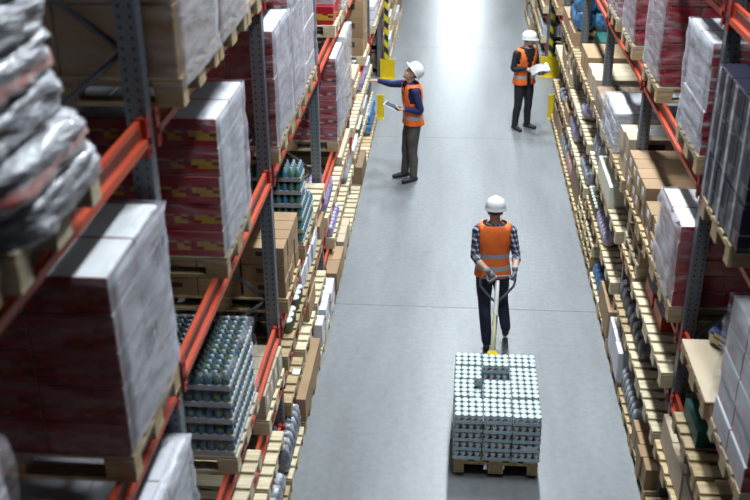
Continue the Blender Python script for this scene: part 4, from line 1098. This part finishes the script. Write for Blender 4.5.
    for v in bm.verts:
        q_ = HT_ @ Vector((v.co.x, v.co.y*.96, v.co.z)); v.co = Hp(q_.x, q_.y - .016, q_.z + .050)
    ho = link('hard_hat', mesh('hat', bm, HELM), (0, 0, 0), 0, root); so = ho.modifiers.new('t', 'SOLIDIFY'); so.thickness = .004
    # hi-vis vest: follows the torso, open at armholes and neck
    bm = bmesh.new(); rings = []
    n = 48; zs = [J.get('hem', .86) + i*(1.478 - J.get('hem', .86))/34 for i in range(35)]
    def prof_at(z):
        for (z0, a0, b0), (z1, a1, b1) in zip(T, T[1:]):
            if z <= z1: t = max(0, (z - z0)/(z1 - z0)); return a0 + (a1 - a0)*t, b0 + (b1 - b0)*t
        return T[-1][1:]
    for z in zs:
        a, b = prof_at(max(z, .93)); a += .022; b += .024
        if z < .95: a += (.95 - z)*.10; b += (.95 - z)*.12
        row = []
        for i in range(n):
            t = 2*PI*i/n; ca, sa = math.cos(t), math.sin(t)
            fold = 1 + .018*math.sin(t*7 + z*11)*(1.45 - z)*1.6 + .02*noise.noise(Vector((ca*2, sa*2, z*6 + len(label))))
            row.append(bm.verts.new((sh(z)[0] + math.copysign(abs(ca)**.8, ca)*a*fold, sh(z)[1] + math.copysign(abs(sa)**.8, sa)*b*fold, z + .012)))
        rings.append(row)
    op = J.get('open', .0)
    for k in range(34):
        z = (zs[k] + zs[k+1])/2
        mi = 1 if (.965 < z < 1.02) or (1.10 < z < 1.155) else 0
        for i in range(n):
            j = (i+1) % n; A, B = rings[k], rings[k+1]
            cx = (A[i].co.x + A[j].co.x)/2 - sh(z)[0]; cy = (A[i].co.y + A[j].co.y)/2 - sh(z)[1]
            if cy > 0 and abs(cx) < max(op, (z - J.get('vz', 1.22))*.36): continue           # front opening and V neck
            if abs(cx) > .168 and 1.22 < z < 1.44: continue                     # armholes
            f = bm.faces.new((A[i], A[j], B[j], B[i])); f.material_index = mi; f.smooth = True
    bmesh.ops.delete(bm, geom=[v for v in bm.verts if not v.link_faces], context='VERTS')
    vo = link('hi_vis_vest', mesh('vest', bm, [HIVIS, REFL]), (0, 0, 0), 0, root); so = vo.modifiers.new('t', 'SOLIDIFY'); so.thickness = .006; so.offset = 1
    return root
# ---- the man pulling the truck, seen from behind
def loc3(p, base, rot, sc_):
    v = (Vector(p) - Vector(base)); v = Matrix.Rotation(-rot, 3, 'Z') @ v; return v / sc_
b3, r3, s3 = (.50, 9.88, 0), 0.04, .985
hl = loc3((TX - .015, 9.56, .99), b3, r3, s3); hr_ = loc3((TX + .225, 9.56, 1.0), b3, r3, s3)
J3 = dict(hipl=(-.09, 0, .90), kneel=(-.075, -.02, .49), anklel=(-.045, -.20, .10), toel=(-.035, -.06, .035), heelzl=-.01,
          hipr=(.09, 0, .90), kneer=(.13, .11, .51), ankler=(.175, -.07, .20), toer=(.19, .09, .04), heelzr=.02,
          shl=(-.185, 0, 1.405), elbl=(-.215, -.10, 1.13), wril=(hl.x - .045, hl.y + .01, hl.z + .065),
          shr=(.185, 0, 1.405), elbr=(.245, -.11, 1.14), wrir=(hr_.x + .0, hr_.y + .015, hr_.z + .085),
          head=(0, .035, 1.615), hface=(0, 1, -.12), lean=(0, .02), hem=.87,
          handl=((.45, -.1, -.5), (0, -1, -.2), 1, 1.0), handr=((.0, -.1, -1), (-1, -.2, 0), -1, 1.0), bare=False)
person('man seen from behind in plaid shirt, orange vest and white helmet, pulling the pallet truck', b3, r3, s3, J3,
       dict(top=PLAID, sleeve=PLAID, fore=SKIN, legs=TROUSN, shoe=SHOE, skin=SKIN, collar=PLAID, lip=SKIN))
# ---- the man reaching into the left rack
b1, r1, s1 = (-.58, 14.66, 0), PI/2 + .28, 1.055
hw = loc3((-1.16, 15.0, 1.48), b1, r1, s1)
J1 = dict(hipl=(-.09, 0, .90), kneel=(-.10, .03, .49), anklel=(-.12, .02, .09), toel=(-.14, .175, .035),
          hipr=(.09, 0, .90), kneer=(.09, .08, .50), ankler=(.09, .10, .09), toer=(.10, .26, .035),
          shl=(-.185, .02, 1.405), elbl=(-.235, -.06, 1.12), wril=(-.16, .155, 1.15),
          shr=(.185, .06, 1.42), elbr=((.185 + hw.x)/2 + .01, (.06 + hw.y)/2, (1.42 + hw.z)/2 - .03), wrir=(hw.x, hw.y - .03, hw.z),
          head=(-.01, .035, 1.625), hface=(.16, 1, .72), lean=(0, .03), hem=.88, vz=1.16, hattilt=.38,
          handl=((.25, 1, .05), (.2, 0, 1), 1, .45), handr=((.35, 1, .1), (0, 0, -1), -1, .25))
person('man in navy jumper, orange vest and white helmet, reaching to left rack, tablet in hand', b1, r1, s1, J1,
       dict(top=NAVYJ, sleeve=NAVYJ, fore=NAVYJ, legs=TROUSG, shoe=SHOE, skin=SKIN, collar=NAVYJ, lip=mat('lips', (.45, .2, .17), .5)))
bm = bmesh.new(); bm_box(bm, (0, 0, 0), (.26, .18, .008), bev=.003); bm_box(bm, (0, 0, .0045), (.235, .155, .001), 1)
tb = tag(link('tablet', mesh('tablet', bm, [WHITEB, mat('tablet_screen', (.09, .10, .12), .12)]), (-.89, 14.53, 1.235), (0.0, .36, -.25)), 'thin pale tablet held in the hand of the man in the navy jumper', 'tablet')
# ---- the man reading papers beside the right rack
b2, r2_, s2 = (1.24, 17.12, 0), -PI + .55, .99
wr = loc3((1.25, 16.90, 1.17), b2, r2_, s2); wl = loc3((1.49, 16.95, 1.07), b2, r2_, s2)
J2 = dict(hipl=(-.09, 0, .90), kneel=(-.10, .03, .49), anklel=(-.12, .0, .09), toel=(-.22, .11, .035),
          hipr=(.09, 0, .90), kneer=(.11, .02, .49), ankler=(.13, -.02, .09), toer=(.10, .13, .035),
          shl=(-.19, .0, 1.405), elbl=(-.25, .02, 1.13), wril=(wl.x, wl.y, wl.z),
          shr=(.19, .0, 1.405), elbr=(.25, .0, 1.13), wrir=(wr.x, wr.y, wr.z),
          head=(-.02, .055, 1.61), hface=(-.95, .8, -.38), lean=(0, .02), hem=.85, open=.035, vz=1.12, beard=True, beltz=.9, hattilt=.3,
          handl=((-.3, .9, .1), (.2, 0, 1), 1, .45), handr=((-.75, .6, -.1), (0, .0, -1), -1, .6))
person('bearded man in black jacket, orange vest and white helmet, reading papers by the right rack', b2, r2_, s2, J2,
       dict(top=BLACKJ, sleeve=BLACKJ, fore=BLACKJ, legs=TROUSB, shoe=SHOE, skin=SKIN, collar=SHIRTW, lip=SKIN))
bm = bmesh.new(); n_ = 9
for k in range(3):
    rows = []
    for i in range(n_):
        t = i/(n_ - 1); x = -.15 + .30*t; z = .02*k*.3 + .035*math.sin(t*PI) * (k*.5 + .6)
        rows.append([bm.verts.new((x, y, z)) for y in (-.105, .105)])
    for A, B in zip(rows, rows[1:]): bm.faces.new((A[0], B[0], B[1], A[1]))
bmesh.ops.solidify(bm, geom=bm.faces[:], thickness=.002)
bm_cyl(bm, (.14, -.11, .035), (.14, .11, .035), .028, n=14)
tag(link('paper_sheets', mesh('papers', bm, PAPER), (1.47, 16.84, 1.15), (.35, -.15, .2)), 'curling white papers held by the bearded man', 'papers')
# ================================================================== light, world, camera
def area(name, loc, sx, sy, power, col=(1, 1, 1), rot=(0, 0, 0)):
    l = bpy.data.lights.new(name, 'AREA'); l.shape = 'RECTANGLE'; l.size = sx; l.size_y = sy; l.energy = power; l.color = col
    o = bpy.data.objects.new(name, l); COL.objects.link(o); o.location = loc; o.rotation_euler = rot; return o
COOL = (.86, .95, 1.0)
for y, p in ((4.5, 150), (8, 320), (12, 520), (16, 620), (20, 520), (25, 380), (31, 180)):
    area('aisle_lamp', (.80, y, 9.6), .45, 1.6, p, COOL)
area('end_window', (.35, 64, 9.3), 1.3, 1.3, 900, COOL, (PI/2 - .25, 0, PI))
w = bpy.data.worlds.new('world'); sc.world = w; w.use_nodes = True
bg = w.node_tree.nodes['Background']; bg.inputs[0].default_value = (.55, .65, .85, 1); bg.inputs[1].default_value = .015
cam = bpy.data.cameras.new('camera'); co = bpy.data.objects.new('camera', cam); COL.objects.link(co)
cam.sensor_width = 36; cam.lens = 1005.8/750*36; cam.clip_end = 200
pi_, ya_, ro_ = math.radians(26.26), math.radians(-4.6), math.radians(-.39)
fwv = Vector((math.sin(ya_)*math.cos(pi_), math.cos(ya_)*math.cos(pi_), -math.sin(pi_)))
rv = Vector((math.cos(ya_), -math.sin(ya_), 0)); uv = rv.cross(fwv)
ra = rv*math.cos(ro_) + uv*math.sin(ro_); ua = -rv*math.sin(ro_) + uv*math.cos(ro_)
M = Matrix((ra, ua, -fwv)).transposed().to_4x4(); M.translation = Vector((0, 0, 6.0)); co.matrix_world = M
cam.dof.use_dof = True; cam.dof.focus_distance = 10.6; cam.dof.aperture_fstop = 1.7
sc.camera = co
sc.view_settings.view_transform = 'Standard'; sc.view_settings.look = 'None'; sc.view_settings.gamma = 1; sc.view_settings.use_curve_mapping = False
sc.view_settings.exposure = .3
sc.cycles.use_denoising = True
sc.cycles.transparent_max_bounces = 12; sc.cycles.max_bounces = 6; sc.cycles.diffuse_bounces = 1; sc.cycles.glossy_bounces = 2
